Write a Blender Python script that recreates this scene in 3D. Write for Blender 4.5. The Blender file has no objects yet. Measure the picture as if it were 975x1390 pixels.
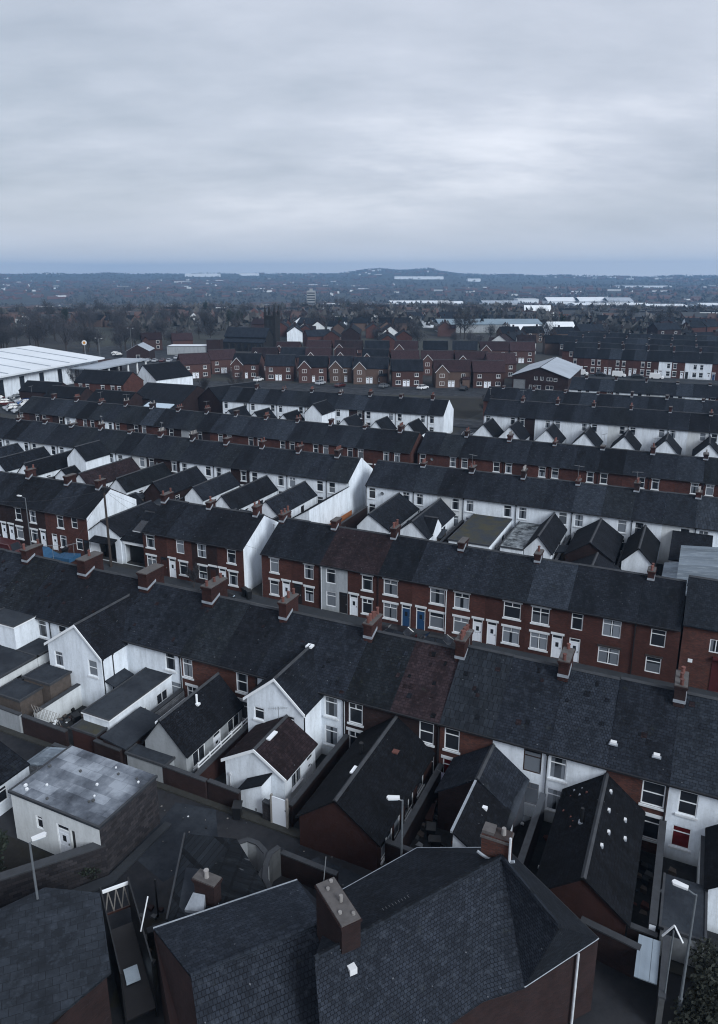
import bpy, math, random
from mathutils import Vector, Matrix
random.seed(7)
R = math.radians
C = bpy.data.collections.new("place")
bpy.context.scene.collection.children.link(C)
sc = bpy.context.scene

# ------------------------------------------------------------------ materials
def new_mat(name):
    m = bpy.data.materials.new(name); m.use_nodes = True
    nt = m.node_tree; b = nt.nodes["Principled BSDF"]
    return m, nt, b
def N(nt, t, **kw):
    n = nt.nodes.new(t)
    for k, v in kw.items(): setattr(n, k, v)
    return n
def L(nt, a, b): nt.links.new(a, b)
def rgb(c): return (c[0], c[1], c[2], 1)
def math_n(nt, op, a, b=None, c=None):
    n = N(nt, 'ShaderNodeMath', operation=op)
    for i, v in enumerate((a, b, c)):
        if v is None: continue
        if isinstance(v, (int, float)): n.inputs[i].default_value = v
        else: L(nt, v, n.inputs[i])
    return n.outputs[0]
def mixc(nt, f, a, b, mode='MIX'):
    n = N(nt, 'ShaderNodeMix', data_type='RGBA', blend_type=mode)
    for i, v in ((0, f), (6, a), (7, b)):
        if isinstance(v, (int, float)): n.inputs[i].default_value = v
        elif isinstance(v, tuple): n.inputs[i].default_value = rgb(v)
        else: L(nt, v, n.inputs[i])
    return n.outputs[2]
def ramp(nt, f, pts):
    n = N(nt, 'ShaderNodeValToRGB'); e = n.color_ramp.elements
    while len(e) < len(pts): e.new(0.5)
    for i, (p, c) in enumerate(pts):
        e[i].position = p; e[i].color = rgb(c) if isinstance(c, tuple) else (c, c, c, 1)
    L(nt, f, n.inputs[0]); return n.outputs[0]
def surf_uv(nt, zk=1.0, shift=True):
    """along-wall coordinate, height, with a different offset for every object"""
    tc = N(nt, 'ShaderNodeTexCoord'); s = N(nt, 'ShaderNodeSeparateXYZ'); L(nt, tc.outputs['Object'], s.inputs[0])
    g = N(nt, 'ShaderNodeNewGeometry')
    vt = N(nt, 'ShaderNodeVectorTransform', vector_type='NORMAL', convert_from='WORLD', convert_to='OBJECT')
    L(nt, g.outputs['Normal'], vt.inputs[0])
    sn = N(nt, 'ShaderNodeSeparateXYZ'); L(nt, vt.outputs[0], sn.inputs[0])
    ax = math_n(nt, 'ABSOLUTE', sn.outputs[0]); ay = math_n(nt, 'ABSOLUTE', sn.outputs[1])
    st = math_n(nt, 'GREATER_THAN', ax, ay)
    u = math_n(nt, 'ADD', math_n(nt, 'MULTIPLY', s.outputs[1], st), math_n(nt, 'MULTIPLY', s.outputs[0], math_n(nt, 'SUBTRACT', 1.0, st)))
    if shift:
        oi = N(nt, 'ShaderNodeObjectInfo')
        u = math_n(nt, 'ADD', u, math_n(nt, 'MULTIPLY', oi.outputs['Random'], 37.0))
    z = math_n(nt, 'MULTIPLY', s.outputs[2], zk)
    c = N(nt, 'ShaderNodeCombineXYZ'); L(nt, u, c.inputs[0]); L(nt, z, c.inputs[1])
    L(nt, math_n(nt, 'MULTIPLY', u, 0.0), c.inputs[2])
    return c.outputs[0], u, z
def noise(nt, vec, scale, detail=4, rough=0.6, sx=1, sy=1, sz=1):
    m = N(nt, 'ShaderNodeMapping'); m.inputs['Scale'].default_value = (sx, sy, sz); L(nt, vec, m.inputs[0])
    n = N(nt, 'ShaderNodeTexNoise'); n.inputs['Scale'].default_value = scale
    n.inputs['Detail'].default_value = detail; n.inputs['Roughness'].default_value = rough
    L(nt, m.outputs[0], n.inputs['Vector']); return n.outputs[0]
def bump(nt, b, h, strength=0.4, dist=0.03):
    n = N(nt, 'ShaderNodeBump'); n.inputs['Strength'].default_value = strength; n.inputs['Distance'].default_value = dist
    L(nt, h, n.inputs['Height']); L(nt, n.outputs[0], b.inputs['Normal'])
def world_vec(nt):
    g = N(nt, 'ShaderNodeNewGeometry'); return g.outputs['Position']

def roof_mat(name, base, tw=0.3, th=0.2, moss=0.5, joint=0.45, rough=0.75, streak=1.0):
    m, nt, b = new_mat(name)
    vec, u, z = surf_uv(nt, 1.9)
    br = N(nt, 'ShaderNodeTexBrick'); L(nt, vec, br.inputs['Vector'])
    br.inputs['Scale'].default_value = 1.0; br.inputs['Brick Width'].default_value = tw; br.inputs['Row Height'].default_value = th
    br.inputs['Mortar Size'].default_value = 0.018; br.inputs['Mortar Smooth'].default_value = 0.3; br.inputs['Bias'].default_value = -0.1
    br.inputs['Color1'].default_value = rgb([c*1.35 for c in base]); br.inputs['Color2'].default_value = rgb([c*0.74 for c in base])
    br.inputs['Mortar'].default_value = rgb([c*joint for c in base])
    n1 = noise(nt, vec, 0.7, 5, 0.65, 1, 0.35)
    c1 = mixc(nt, math_n(nt, 'MULTIPLY', ramp(nt, n1, [(0.40, 0.0), (0.62, 1.0)]), 0.85*streak), br.outputs[0], tuple(c*0.42 for c in base))
    n2 = noise(nt, vec, 2.6, 6, 0.7)
    c2 = mixc(nt, math_n(nt, 'MULTIPLY', ramp(nt, n2, [(0.52, 0.0), (0.75, 1.0)]), 0.7), c1, (base[0]*2.6, base[1]*2.5, base[2]*2.3))
    n3 = noise(nt, vec, 1.1, 6, 0.75, 1, 1)
    c3 = mixc(nt, math_n(nt, 'MULTIPLY', ramp(nt, n3, [(0.60, 0.0), (0.70, 1.0)]), moss), c2, (0.030, 0.034, 0.027))
    v = N(nt, 'ShaderNodeTexVoronoi'); v.inputs['Scale'].default_value = 2.3; L(nt, vec, v.inputs['Vector'])
    n4 = noise(nt, vec, 0.9, 3, 0.6)
    spk = math_n(nt, 'MULTIPLY', math_n(nt, 'LESS_THAN', v.outputs['Distance'], 0.10), math_n(nt, 'GREATER_THAN', n4, 0.56))
    c4 = mixc(nt, math_n(nt, 'MULTIPLY', spk, 0.35), c3, (0.20, 0.21, 0.22))
    c4 = mixc(nt, 1.0, c4, (0.84, 0.86, 0.90), 'MULTIPLY')
    oi = N(nt, 'ShaderNodeObjectInfo'); hs = N(nt, 'ShaderNodeHueSaturation'); L(nt, c4, hs.inputs['Color'])
    mr = N(nt, 'ShaderNodeMapRange'); L(nt, oi.outputs['Random'], mr.inputs[0]); mr.inputs[3].default_value = 0.68; mr.inputs[4].default_value = 1.42
    L(nt, mr.outputs[0], hs.inputs['Value']); L(nt, hs.outputs[0], b.inputs['Base Color'])
    b.inputs['Roughness'].default_value = .9; b.inputs['Specular IOR Level'].default_value = 0.12
    bump(nt, b, math_n(nt, 'ADD', br.outputs['Fac'], math_n(nt, 'MULTIPLY', n2, -0.7)), 0.5, -0.02)
    return m
def render_mat(name, base, dirt=0.5, rough=0.9):
    m, nt, b = new_mat(name)
    vec, u, z = surf_uv(nt, 1.0)
    n1 = noise(nt, vec, 1.2, 6, 0.7, 1.0, 0.22)
    c1 = mixc(nt, math_n(nt, 'MULTIPLY', ramp(nt, n1, [(0.43, 0.0), (0.64, 1.0)]), dirt*.75), base, tuple(c*0.52 for c in base))
    n2 = noise(nt, vec, 5.0, 6, 0.75)
    c2 = mixc(nt, math_n(nt, 'MULTIPLY', ramp(nt, n2, [(0.5, 0.0), (0.68, 1.0)]), dirt*0.55), c1, (base[0]*0.6, base[1]*0.62, base[2]*0.56))
    sp = N(nt, 'ShaderNodeMapRange'); L(nt, math_n(nt, 'ADD', z, math_n(nt, 'MULTIPLY', n2, 0.9)), sp.inputs[0])
    sp.inputs[1].default_value = 1.15; sp.inputs[2].default_value = 0.35; sp.inputs[3].default_value = 0; sp.inputs[4].default_value = 0.55
    c3 = mixc(nt, sp.outputs[0], c2, (0.16, 0.165, 0.15))
    L(nt, c3, b.inputs['Base Color']); b.inputs['Roughness'].default_value = rough; b.inputs['Specular IOR Level'].default_value = 0.2
    bump(nt, b, n2, 0.25, 0.01)
    return m
def brick_mat(name, c1, c2, mortar, dirt=0.55, patch=None, bw=0.225, bh=0.075):
    m, nt, b = new_mat(name)
    vec, u, z = surf_uv(nt, 1.0)
    br = N(nt, 'ShaderNodeTexBrick'); L(nt, vec, br.inputs['Vector'])
    br.inputs['Scale'].default_value = 1.0; br.inputs['Brick Width'].default_value = bw; br.inputs['Row Height'].default_value = bh
    br.inputs['Mortar Size'].default_value = 0.008
    br.inputs['Color1'].default_value = rgb(c1); br.inputs['Color2'].default_value = rgb(c2); br.inputs['Mortar'].default_value = rgb(mortar)
    n1 = noise(nt, vec, 0.8, 6, 0.7)
    a = mixc(nt, math_n(nt, 'MULTIPLY', ramp(nt, n1, [(0.40, 0.0), (0.68, 1.0)]), dirt), br.outputs[0], tuple(c*0.3 for c in c1))
    n2 = noise(nt, vec, 3.0, 5, 0.7, 0.4, 2.0)
    a = mixc(nt, math_n(nt, 'MULTIPLY', ramp(nt, n2, [(0.62, 0.0), (0.74, 1.0)]), 0.35), a, patch or tuple(min(1, c*2.6+0.03) for c in mortar))
    oi = N(nt, 'ShaderNodeObjectInfo'); hs = N(nt, 'ShaderNodeHueSaturation'); L(nt, a, hs.inputs['Color'])
    mr = N(nt, 'ShaderNodeMapRange'); L(nt, oi.outputs['Random'], mr.inputs[0]); mr.inputs[3].default_value = 0.78; mr.inputs[4].default_value = 1.22
    L(nt, mr.outputs[0], hs.inputs['Value']); L(nt, hs.outputs[0], b.inputs['Base Color'])
    b.inputs['Roughness'].default_value = 0.9; b.inputs['Specular IOR Level'].default_value = 0.2
    bump(nt, b, br.outputs['Fac'], 0.5, -0.006)
    return m
def plain(name, c, rough=0.6, metal=0.0, var=0.25, scale=3.0, spec=0.4, rnd=0.0):
    m, nt, b = new_mat(name)
    tc = N(nt, 'ShaderNodeTexCoord')
    n = noise(nt, tc.outputs['Object'], scale, 5, 0.65)
    col = mixc(nt, math_n(nt, 'MULTIPLY', ramp(nt, n, [(0.4, 0.0), (0.72, 1.0)]), var*2), c, tuple(x*0.5 for x in c))
    if rnd:
        oi = N(nt, 'ShaderNodeObjectInfo'); hs = N(nt, 'ShaderNodeHueSaturation'); L(nt, col, hs.inputs['Color'])
        mr = N(nt, 'ShaderNodeMapRange'); L(nt, oi.outputs['Random'], mr.inputs[0]); mr.inputs[3].default_value = 1-rnd; mr.inputs[4].default_value = 1+rnd
        L(nt, mr.outputs[0], hs.inputs['Value']); col = hs.outputs[0]
    L(nt, col, b.inputs['Base Color'])
    b.inputs['Roughness'].default_value = rough; b.inputs['Metallic'].default_value = metal; b.inputs['Specular IOR Level'].default_value = spec
    return m
def ground_mat(name, base, alt, alt2, s1=0.25, s2=2.5, rough=0.9, wet=0.0):
    m, nt, b = new_mat(name); p = world_vec(nt)
    n1 = noise(nt, p, s1, 6, 0.65); n2 = noise(nt, p, s2, 6, 0.7)
    c = mixc(nt, ramp(nt, n1, [(0.40, 0.0), (0.62, 1.0)]), base, alt)
    c = mixc(nt, math_n(nt, 'MULTIPLY', ramp(nt, n2, [(0.5, 0.0), (0.75, 1.0)]), 0.6), c, alt2)
    L(nt, c, b.inputs['Base Color'])
    if wet:
        r = N(nt, 'ShaderNodeMapRange'); L(nt, n1, r.inputs[0]); r.inputs[1].default_value = 0.4; r.inputs[2].default_value = 0.6
        r.inputs[3].default_value = rough; r.inputs[4].default_value = rough-wet; L(nt, r.outputs[0], b.inputs['Roughness'])
    else: b.inputs['Roughness'].default_value = rough
    b.inputs['Specular IOR Level'].default_value = 0.18
    bump(nt, b, n2, 0.3, 0.03)
    return m
def glass_mat(name, base, curtain=0.0, rough=0.12):
    m, nt, b = new_mat(name)
    tc = N(nt, 'ShaderNodeTexCoord')
    if curtain:
        w = N(nt, 'ShaderNodeTexWave'); w.inputs['Scale'].default_value = 5.0; w.inputs['Distortion'].default_value = 1.5; L(nt, tc.outputs['Object'], w.inputs[0])
        n = noise(nt, tc.outputs['Object'], 1.5, 3)
        c = mixc(nt, w.outputs['Fac'], tuple(x*0.65 for x in base), base)
        oi = N(nt, 'ShaderNodeObjectInfo'); hs = N(nt, 'ShaderNodeHueSaturation'); L(nt, c, hs.inputs['Color'])
        mr = N(nt, 'ShaderNodeMapRange'); L(nt, oi.outputs['Random'], mr.inputs[0]); mr.inputs[3].default_value = 0.45; mr.inputs[4].default_value = 1.15
        L(nt, mr.outputs[0], hs.inputs['Value'])
        sz = N(nt, 'ShaderNodeSeparateXYZ'); L(nt, tc.outputs['Object'], sz.inputs[0])
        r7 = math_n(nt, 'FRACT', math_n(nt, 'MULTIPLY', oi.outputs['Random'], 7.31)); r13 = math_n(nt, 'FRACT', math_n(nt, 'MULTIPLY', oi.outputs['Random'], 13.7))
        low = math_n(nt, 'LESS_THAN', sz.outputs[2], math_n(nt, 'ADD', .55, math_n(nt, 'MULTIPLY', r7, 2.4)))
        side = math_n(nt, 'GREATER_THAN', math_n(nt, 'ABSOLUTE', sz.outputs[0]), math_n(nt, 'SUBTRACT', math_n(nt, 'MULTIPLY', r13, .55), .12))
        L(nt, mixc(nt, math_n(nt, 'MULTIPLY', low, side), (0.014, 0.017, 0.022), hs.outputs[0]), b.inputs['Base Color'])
    else:
        n = noise(nt, tc.outputs['Object'], 1.2, 3)
        L(nt, mixc(nt, n, base, tuple(x*2.2 for x in base)), b.inputs['Base Color'])
    b.inputs['Roughness'].default_value = rough; b.inputs['Specular IOR Level'].default_value = 0.45
    return m

M = {}
SL = (0.0135, 0.0165, 0.0225)
M['slate'] = roof_mat('slate_tiles', SL)
M['slate_dark'] = roof_mat('dark_slate_tiles', (0.0085, 0.0100, 0.0135), moss=0.3)
M['slate_grey'] = roof_mat('grey_slate_tiles', (0.019, 0.0235, 0.031), moss=0.35, streak=0.6)
M['slate_brown'] = roof_mat('brown_clay_tiles', (0.021, 0.0145, 0.0165), moss=0.5)
M['slate_moss'] = roof_mat('mossy_slates', (0.014, 0.017, 0.021), moss=0.9)
M['tile_big'] = roof_mat('interlocking_concrete_tiles', (0.019, 0.023, 0.029), tw=0.33, th=0.62, moss=0.25, joint=0.25, streak=0.5)
M['tile_fine'] = roof_mat('plain_clay_tiles', (0.016, 0.0195, 0.026), tw=0.17, th=0.19, moss=0.3, joint=0.35, streak=0.7)
M['tile_red'] = roof_mat('red_brown_roof_tiles', (0.030, 0.018, 0.020), moss=0.1, streak=0.5)
M['white'] = render_mat('white_render', (0.68, 0.735, 0.80), 0.68)
M['cream'] = render_mat('off_white_render', (0.56, 0.59, 0.61), 0.55)
M['grey_render'] = render_mat('grey_render', (0.27, 0.29, 0.31), 0.6)
M['pebble'] = render_mat('grey_pebbledash', (0.32, 0.35, 0.38), 0.7)
M['brick'] = brick_mat('red_brick', (0.084, 0.030, 0.024), (0.050, 0.021, 0.018), (0.040, 0.031, 0.030), 0.55)
M['brick_dark'] = brick_mat('sooty_brick', (0.030, 0.0155, 0.0155), (0.019, 0.0115, 0.0125), (0.022, 0.020, 0.022), 0.6)
M['brick_orange'] = brick_mat('worn_orange_brick', (0.105, 0.040, 0.030), (0.055, 0.026, 0.023), (0.045, 0.038, 0.038), 0.6, patch=(0.20, 0.15, 0.14))
M['brick_brown'] = brick_mat('brown_painted_brick', (0.038, 0.0155, 0.014), (0.032, 0.0135, 0.0125), (0.024, 0.013, 0.012), 0.4)
M['brick_stack'] = brick_mat('sooty_chimney_brick', (0.055, 0.020, 0.018), (0.026, 0.013, 0.013), (0.02, 0.016, 0.016), 0.8)
M['brick_tan'] = brick_mat('tan_modern_brick', (0.10, 0.064, 0.052), (0.075, 0.047, 0.042), (0.08, 0.07, 0.06), 0.25)
M['brick_estate'] = brick_mat('modern_red_brick', (0.078, 0.036, 0.032), (0.055, 0.028, 0.026), (0.05, 0.042, 0.04), 0.25)
M['stone'] = brick_mat('rubble_stone', (0.034, 0.032, 0.036), (0.013, 0.013, 0.016), (0.007, 0.007, 0.009), 0.6, patch=(0.07, 0.065, 0.07), bw=0.42, bh=0.2)
M['church_stone'] = brick_mat('sooty_sandstone', (0.022, 0.021, 0.022), (0.014, 0.0135, 0.0145), (0.01, 0.01, 0.01), 0.5, bw=0.8, bh=0.4)
M['flag'] = brick_mat('whitewashed_rubble', (0.30, 0.32, 0.35), (0.20, 0.21, 0.23), (0.03, 0.03, 0.035), 0.7, bw=0.4, bh=0.16)
M['upvc'] = plain('white_plastic', (0.72, 0.75, 0.78), 0.4, var=0.05)
M['stonetrim'] = plain('painted_lintel', (0.60, 0.63, 0.66), 0.7, var=0.2, scale=2)
M['brownframe'] = plain('brown_frame', (0.035, 0.02, 0.016), 0.5)
M['darktrim'] = plain('dark_lintel', (0.03, 0.025, 0.025), 0.7)
M['black'] = plain('black_plastic', (0.008, 0.009, 0.011), 0.45)
M['gutter'] = plain('dark_gutter', (0.012, 0.013, 0.016), 0.5)
M['white_pipe'] = plain('white_pipe', (0.55, 0.58, 0.62), 0.5)
M['terracotta'] = plain('terracotta', (0.12, 0.048, 0.040), 0.8, rnd=0.25)
M['buff'] = plain('buff_clay', (0.24, 0.23, 0.225), 0.8, rnd=0.25)
M['mortar'] = plain('chimney_mortar', (0.085, 0.08, 0.08), 0.95, var=0.35)
M['lead'] = plain('lead_flashing', (0.26, 0.29, 0.33), 0.6, var=0.3)
M['concrete'] = plain('concrete', (0.07, 0.075, 0.08), 0.9, var=0.4, scale=1.5)
M['coping'] = plain('stone_coping', (0.036, 0.040, 0.047), 0.9, var=0.4, scale=1.5)
M['felt'] = ground_mat('roofing_felt', (0.017, 0.021, 0.028), (0.030, 0.036, 0.045), (0.010, 0.012, 0.016), 0.5, 3)
M['felt_pale_'] = ground_mat('patched_pale_felt', (0.050, 0.066, 0.092), (0.20, 0.245, 0.31), (0.030, 0.038, 0.052), 0.5, 1.1)
def patched(name):
    m, nt, b = new_mat(name); tc = N(nt, 'ShaderNodeTexCoord'); v = tc.outputs['Object']
    br = N(nt, 'ShaderNodeTexBrick'); L(nt, v, br.inputs['Vector']); br.inputs['Scale'].default_value = 1.0; br.inputs['Brick Width'].default_value = 1.0; br.inputs['Row Height'].default_value = .7; br.inputs['Mortar Size'].default_value = .012
    br.inputs['Color1'].default_value = (.25, .25, .25, 1); br.inputs['Color2'].default_value = (.85, .85, .85, 1); br.inputs['Mortar'].default_value = (.3, .3, .3, 1)
    n0 = noise(nt, v, .42, 3, .5); n2 = noise(nt, v, 3.5, 6, .7)
    f = math_n(nt, 'ADD', math_n(nt, 'MULTIPLY', br.outputs[0], .26), math_n(nt, 'ADD', math_n(nt, 'MULTIPLY', n0, .85), math_n(nt, 'MULTIPLY', n2, .22)))
    c = ramp(nt, f, [(.46, (.035, .041, .052)), (.58, (.085, .098, .120)), (.68, (.15, .17, .20)), (.80, (.26, .29, .33))])
    L(nt, c, b.inputs['Base Color']); b.inputs['Roughness'].default_value = .85; b.inputs['Specular IOR Level'].default_value = .2; return m
M['felt_pale'] = patched('patched_pale_felt')
def slabs(name, base, w, h):
    m, nt, b = new_mat(name); tc = N(nt, 'ShaderNodeTexCoord'); v = tc.outputs['Object']
    br = N(nt, 'ShaderNodeTexBrick'); L(nt, v, br.inputs['Vector']); br.inputs['Scale'].default_value = 1.0; br.inputs['Brick Width'].default_value = w; br.inputs['Row Height'].default_value = h; br.inputs['Mortar Size'].default_value = .015
    br.inputs['Color1'].default_value = rgb([c*1.25 for c in base]); br.inputs['Color2'].default_value = rgb([c*.8 for c in base]); br.inputs['Mortar'].default_value = rgb([c*.45 for c in base])
    n0 = noise(nt, v, .6, 6, .7); n2 = noise(nt, v, 3.0, 6, .7)
    c = mixc(nt, ramp(nt, n0, [(.42, 0.0), (.64, 1.0)]), br.outputs[0], tuple(c*.5 for c in base)); c = mixc(nt, math_n(nt, 'MULTIPLY', ramp(nt, n2, [(.52, 0.0), (.75, 1.0)]), .6), c, tuple(c*2.2 for c in base))
    L(nt, c, b.inputs['Base Color']); b.inputs['Roughness'].default_value = .9; b.inputs['Specular IOR Level'].default_value = .15; bump(nt, b, br.outputs['Fac'], .4, -.02); return m
M['slab_roof'] = slabs('slab_tiled_roof', (.021, .026, .034), .55, .42)
M['felt_moss'] = ground_mat('mossy_felt', (0.030, 0.036, 0.045), (0.050, 0.047, 0.028), (0.018, 0.022, 0.026), 0.45, 2.5)
M['tyres'] = ground_mat('stained_pale_felt', (0.03, 0.035, 0.04), (0.25, 0.28, 0.3), (0.02, 0.02, 0.025), 1.2, 2.2)
M['corrugated'] = roof_mat('pale_sheet_roof', (0.17, 0.20, 0.225), tw=0.9, th=2.4, moss=0.1, joint=0.55, streak=0.5)
M['metal_roof'] = plain('pale_metal_roof', (0.30, 0.34, 0.39), 0.5, var=0.25, scale=0.15)
M['white_roof'] = plain('white_metal_roof', (0.62, 0.66, 0.70), 0.5, var=0.12, scale=0.08)
M['shed_roof'] = plain('blue_grey_roof', (0.16, 0.22, 0.27), 0.6, var=0.25, scale=0.1)
M['glass'] = glass_mat('dark_window_glass', (0.012, 0.014, 0.018))
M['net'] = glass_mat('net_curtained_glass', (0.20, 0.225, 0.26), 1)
M['redblind'] = plain('red_blind_glass', (0.09, 0.012, 0.014), 0.2)
M['door_white'] = plain('white_door', (0.66, 0.70, 0.76), 0.45, var=0.06)
M['door_blue'] = plain('blue_door', (0.018, 0.055, 0.13), 0.4, var=0.1)
M['door_dark'] = plain('dark_door', (0.014, 0.013, 0.015), 0.5)
M['door_brown'] = plain('brown_door', (0.040, 0.016, 0.013), 0.5)
M['door_red'] = plain('maroon_boarding', (0.060, 0.010, 0.012), 0.6)
M['timber'] = plain('weathered_timber', (0.075, 0.062, 0.055), 0.9, var=0.4)
M['timber_pale'] = plain('pale_timber', (0.22, 0.21, 0.20), 0.9, var=0.3)
M['fence_orange'] = plain('orange_brown_fence', (0.24, 0.085, 0.028), 0.9, var=0.2)
M['steel'] = plain('galvanised_steel', (0.20, 0.215, 0.23), 0.5, 0.3)
M['lampgrey'] = plain('grey_lamp_paint', (0.11, 0.125, 0.14), 0.5)
M['lamphead'] = plain('white_lamp_head', (0.62, 0.64, 0.66), 0.4, var=0.1)
M['bark'] = plain('bark', (0.035, 0.028, 0.025), 0.95)
M['twigs'] = plain('bare_twigs', (0.036, 0.036, 0.042), 0.95, var=0.4, rnd=0.35)
M['evergreen'] = plain('dark_evergreen_leaves', (0.012, 0.020, 0.013), 0.8, var=0.4, scale=1.5)
M['ivy'] = plain('dark_ivy_leaves', (0.016, 0.020, 0.014), 0.8, var=0.4, scale=2)
M['asphalt'] = ground_mat('worn_asphalt', (0.020, 0.023, 0.028), (0.028, 0.032, 0.038), (0.013, 0.015, 0.018), 0.35, 4, 0.85, 0.2)
M['lane'] = ground_mat('patched_lane', (0.011, 0.013, 0.017), (0.026, 0.027, 0.031), (0.013, 0.014, 0.017), 0.22, 3, 0.85, 0.3)
M['pavement'] = ground_mat('grey_paving', (0.034, 0.038, 0.044), (0.027, 0.031, 0.037), (0.020, 0.023, 0.027), 0.6, 5)
M['kerb'] = plain('kerb_stone', (0.065, 0.07, 0.077), 0.9, var=0.3)
M['yard'] = ground_mat('dirty_yard', (0.012, 0.013, 0.015), (0.026, 0.028, 0.031), (0.008, 0.009, 0.010), 0.5, 3)
M['dirt'] = ground_mat('mossy_dirt', (0.015, 0.0145, 0.0145), (0.020, 0.0205, 0.016), (0.028, 0.026, 0.027), 0.4, 3)
M['ledge'] = plain('mossy_ledge', (0.028, 0.029, 0.027), 0.95, var=0.4)
M['line'] = plain('worn_white_paint', (0.30, 0.31, 0.32), 0.8, var=0.4)
M['tyre'] = plain('tyre_rubber', (0.01, 0.01, 0.011), 0.9)
M['tarp'] = plain('blue_tarpaulin', (0.022, 0.075, 0.15), 0.5, var=0.25)
M['glassroof'] = plain('pale_skylight', (0.38, 0.46, 0.54), 0.2, var=0.15)
M['orange'] = plain('yellow_orange_sign', (0.5, 0.22, 0.03), 0.5)
def carpaint(n, c):
    m, nt, b = new_mat(n); b.inputs['Base Color'].default_value = rgb(c); b.inputs['Roughness'].default_value = 0.3
    b.inputs['Coat Weight'].default_value = 0.6; b.inputs['Coat Roughness'].default_value = 0.08; return m
PAINT = {k: carpaint(k+'_car_paint', c) for k, c in dict(black=(0.008, 0.009, 0.011), white=(0.62, 0.64, 0.66), silver=(0.30, 0.32, 0.35), grey=(0.08, 0.09, 0.1), red=(0.045, 0.007, 0.008), blue=(0.015, 0.06, 0.2)).items()}

# ------------------------------------------------------------------ mesh helpers
class MB:
    def __init__(s): s.v = []; s.f = []; s.mi = []; s.mats = []
    def _m(s, m):
        if m not in s.mats: s.mats.append(m)
        return s.mats.index(m)
    def poly(s, pts, m):
        i = len(s.v); s.v += [tuple(p) for p in pts]; s.f.append(tuple(range(i, i+len(pts)))); s.mi.append(s._m(m))
    def box(s, x0, y0, z0, x1, y1, z1, m, top=None):
        i = len(s.v); s.v += [(x0,y0,z0),(x1,y0,z0),(x1,y1,z0),(x0,y1,z0),(x0,y0,z1),(x1,y0,z1),(x1,y1,z1),(x0,y1,z1)]
        k = s._m(m); kt = s._m(top) if top else k
        for f, q in (((0,1,5,4),k),((1,2,6,5),k),((2,3,7,6),k),((3,0,4,7),k),((4,5,6,7),kt),((3,2,1,0),k)):
            s.f.append(tuple(i+a for a in f)); s.mi.append(q)
    def extrude(s, prof, axis, a0, a1, m, capm=None):
        """profile list of 2D points (p, z); axis 'x' extrudes along x with p=y; axis 'y' extrudes along y with p=x"""
        P = (lambda a, p: (a, p[0], p[1])) if axis == 'x' else (lambda a, p: (p[0], a, p[1]))
        n = len(prof); i = len(s.v)
        s.v += [P(a0, p) for p in prof] + [P(a1, p) for p in prof]; k = s._m(m); kc = s._m(capm) if capm else k
        for j in range(n):
            q = (j+1) % n; s.f.append((i+j, i+q, i+n+q, i+n+j)); s.mi.append(k)
        s.f.append(tuple(i+j for j in range(n))[::-1]); s.f.append(tuple(i+n+j for j in range(n))); s.mi += [kc, kc]
    def prism(s, pts, z0, z1, m, top=None):
        """vertical prism over a plan polygon; z0, z1 numbers or per-vertex lists"""
        n = len(pts); a = z0 if isinstance(z0, (list, tuple)) else [z0]*n; c = z1 if isinstance(z1, (list, tuple)) else [z1]*n
        i = len(s.v); s.v += [(p[0],p[1],a[j]) for j,p in enumerate(pts)] + [(p[0],p[1],c[j]) for j,p in enumerate(pts)]
        k = s._m(m); kt = s._m(top) if top else k
        for j in range(n):
            q = (j+1) % n; s.f.append((i+j, i+q, i+n+q, i+n+j)); s.mi.append(k)
        s.f.append(tuple(i+n+j for j in range(n))); s.f.append(tuple(i+j for j in range(n))[::-1]); s.mi += [kt, k]
    def tube(s, p0, p1, r0, m, r1=None, n=8, cap=True):
        p0 = Vector(p0); p1 = Vector(p1); d = (p1-p0)
        if d.length < 1e-6: return
        q = d.to_track_quat('Z', 'Y'); r1 = r0 if r1 is None else r1; i = len(s.v); k = s._m(m)
        for P, r in ((p0, r0), (p1, r1)):
            for j in range(n):
                a = 2*math.pi*j/n; s.v.append(tuple(P + q @ Vector((r*math.cos(a), r*math.sin(a), 0))))
        for j in range(n):
            e = (j+1) % n; s.f.append((i+j, i+e, i+n+e, i+n+j)); s.mi.append(k)
        if cap: s.f.append(tuple(i+j for j in range(n))[::-1]); s.f.append(tuple(i+n+j for j in range(n))); s.mi += [k, k]
    def mesh(s, name):
        me = bpy.data.meshes.new(name); me.from_pydata(s.v, [], s.f)
        for m in s.mats: me.materials.append(m)
        me.polygons.foreach_set('material_index', s.mi); me.update(); return me
CACHE = {}
def cached(key, name, fn):
    if key not in CACHE:
        b = MB(); fn(b); CACHE[key] = b.mesh(name)
    return CACHE[key]
def put(name, me, parent=None, loc=(0,0,0), rz=0.0, label=None):
    o = bpy.data.objects.new(name, me); C.objects.link(o); o.parent = parent; o.location = loc
    if rz: o.rotation_euler[2] = rz
    if label: o['label'] = label
    return o
def part(name, b, parent, loc=(0,0,0), rz=0.0, label=None): return put(name, b.mesh(name), parent, loc, rz, label)
def thing(name, label, cat, loc=(0,0,0), rz=0.0, group=None):
    o = bpy.data.objects.new(name, None); C.objects.link(o); o.location = loc; o.rotation_euler[2] = rz; o.empty_display_size = 0.3
    o['label'] = label; o['category'] = cat
    if group: o['group'] = group
    return o
def solo(name, b, label, cat, loc=(0,0,0), rz=0.0, group=None):
    o = part(name, b, None, loc, rz); o['label'] = label; o['category'] = cat
    if group: o['group'] = group
    return o
def struct(name, b, kind='structure'):
    o = part(name, b, None); o['kind'] = kind; return o
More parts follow.
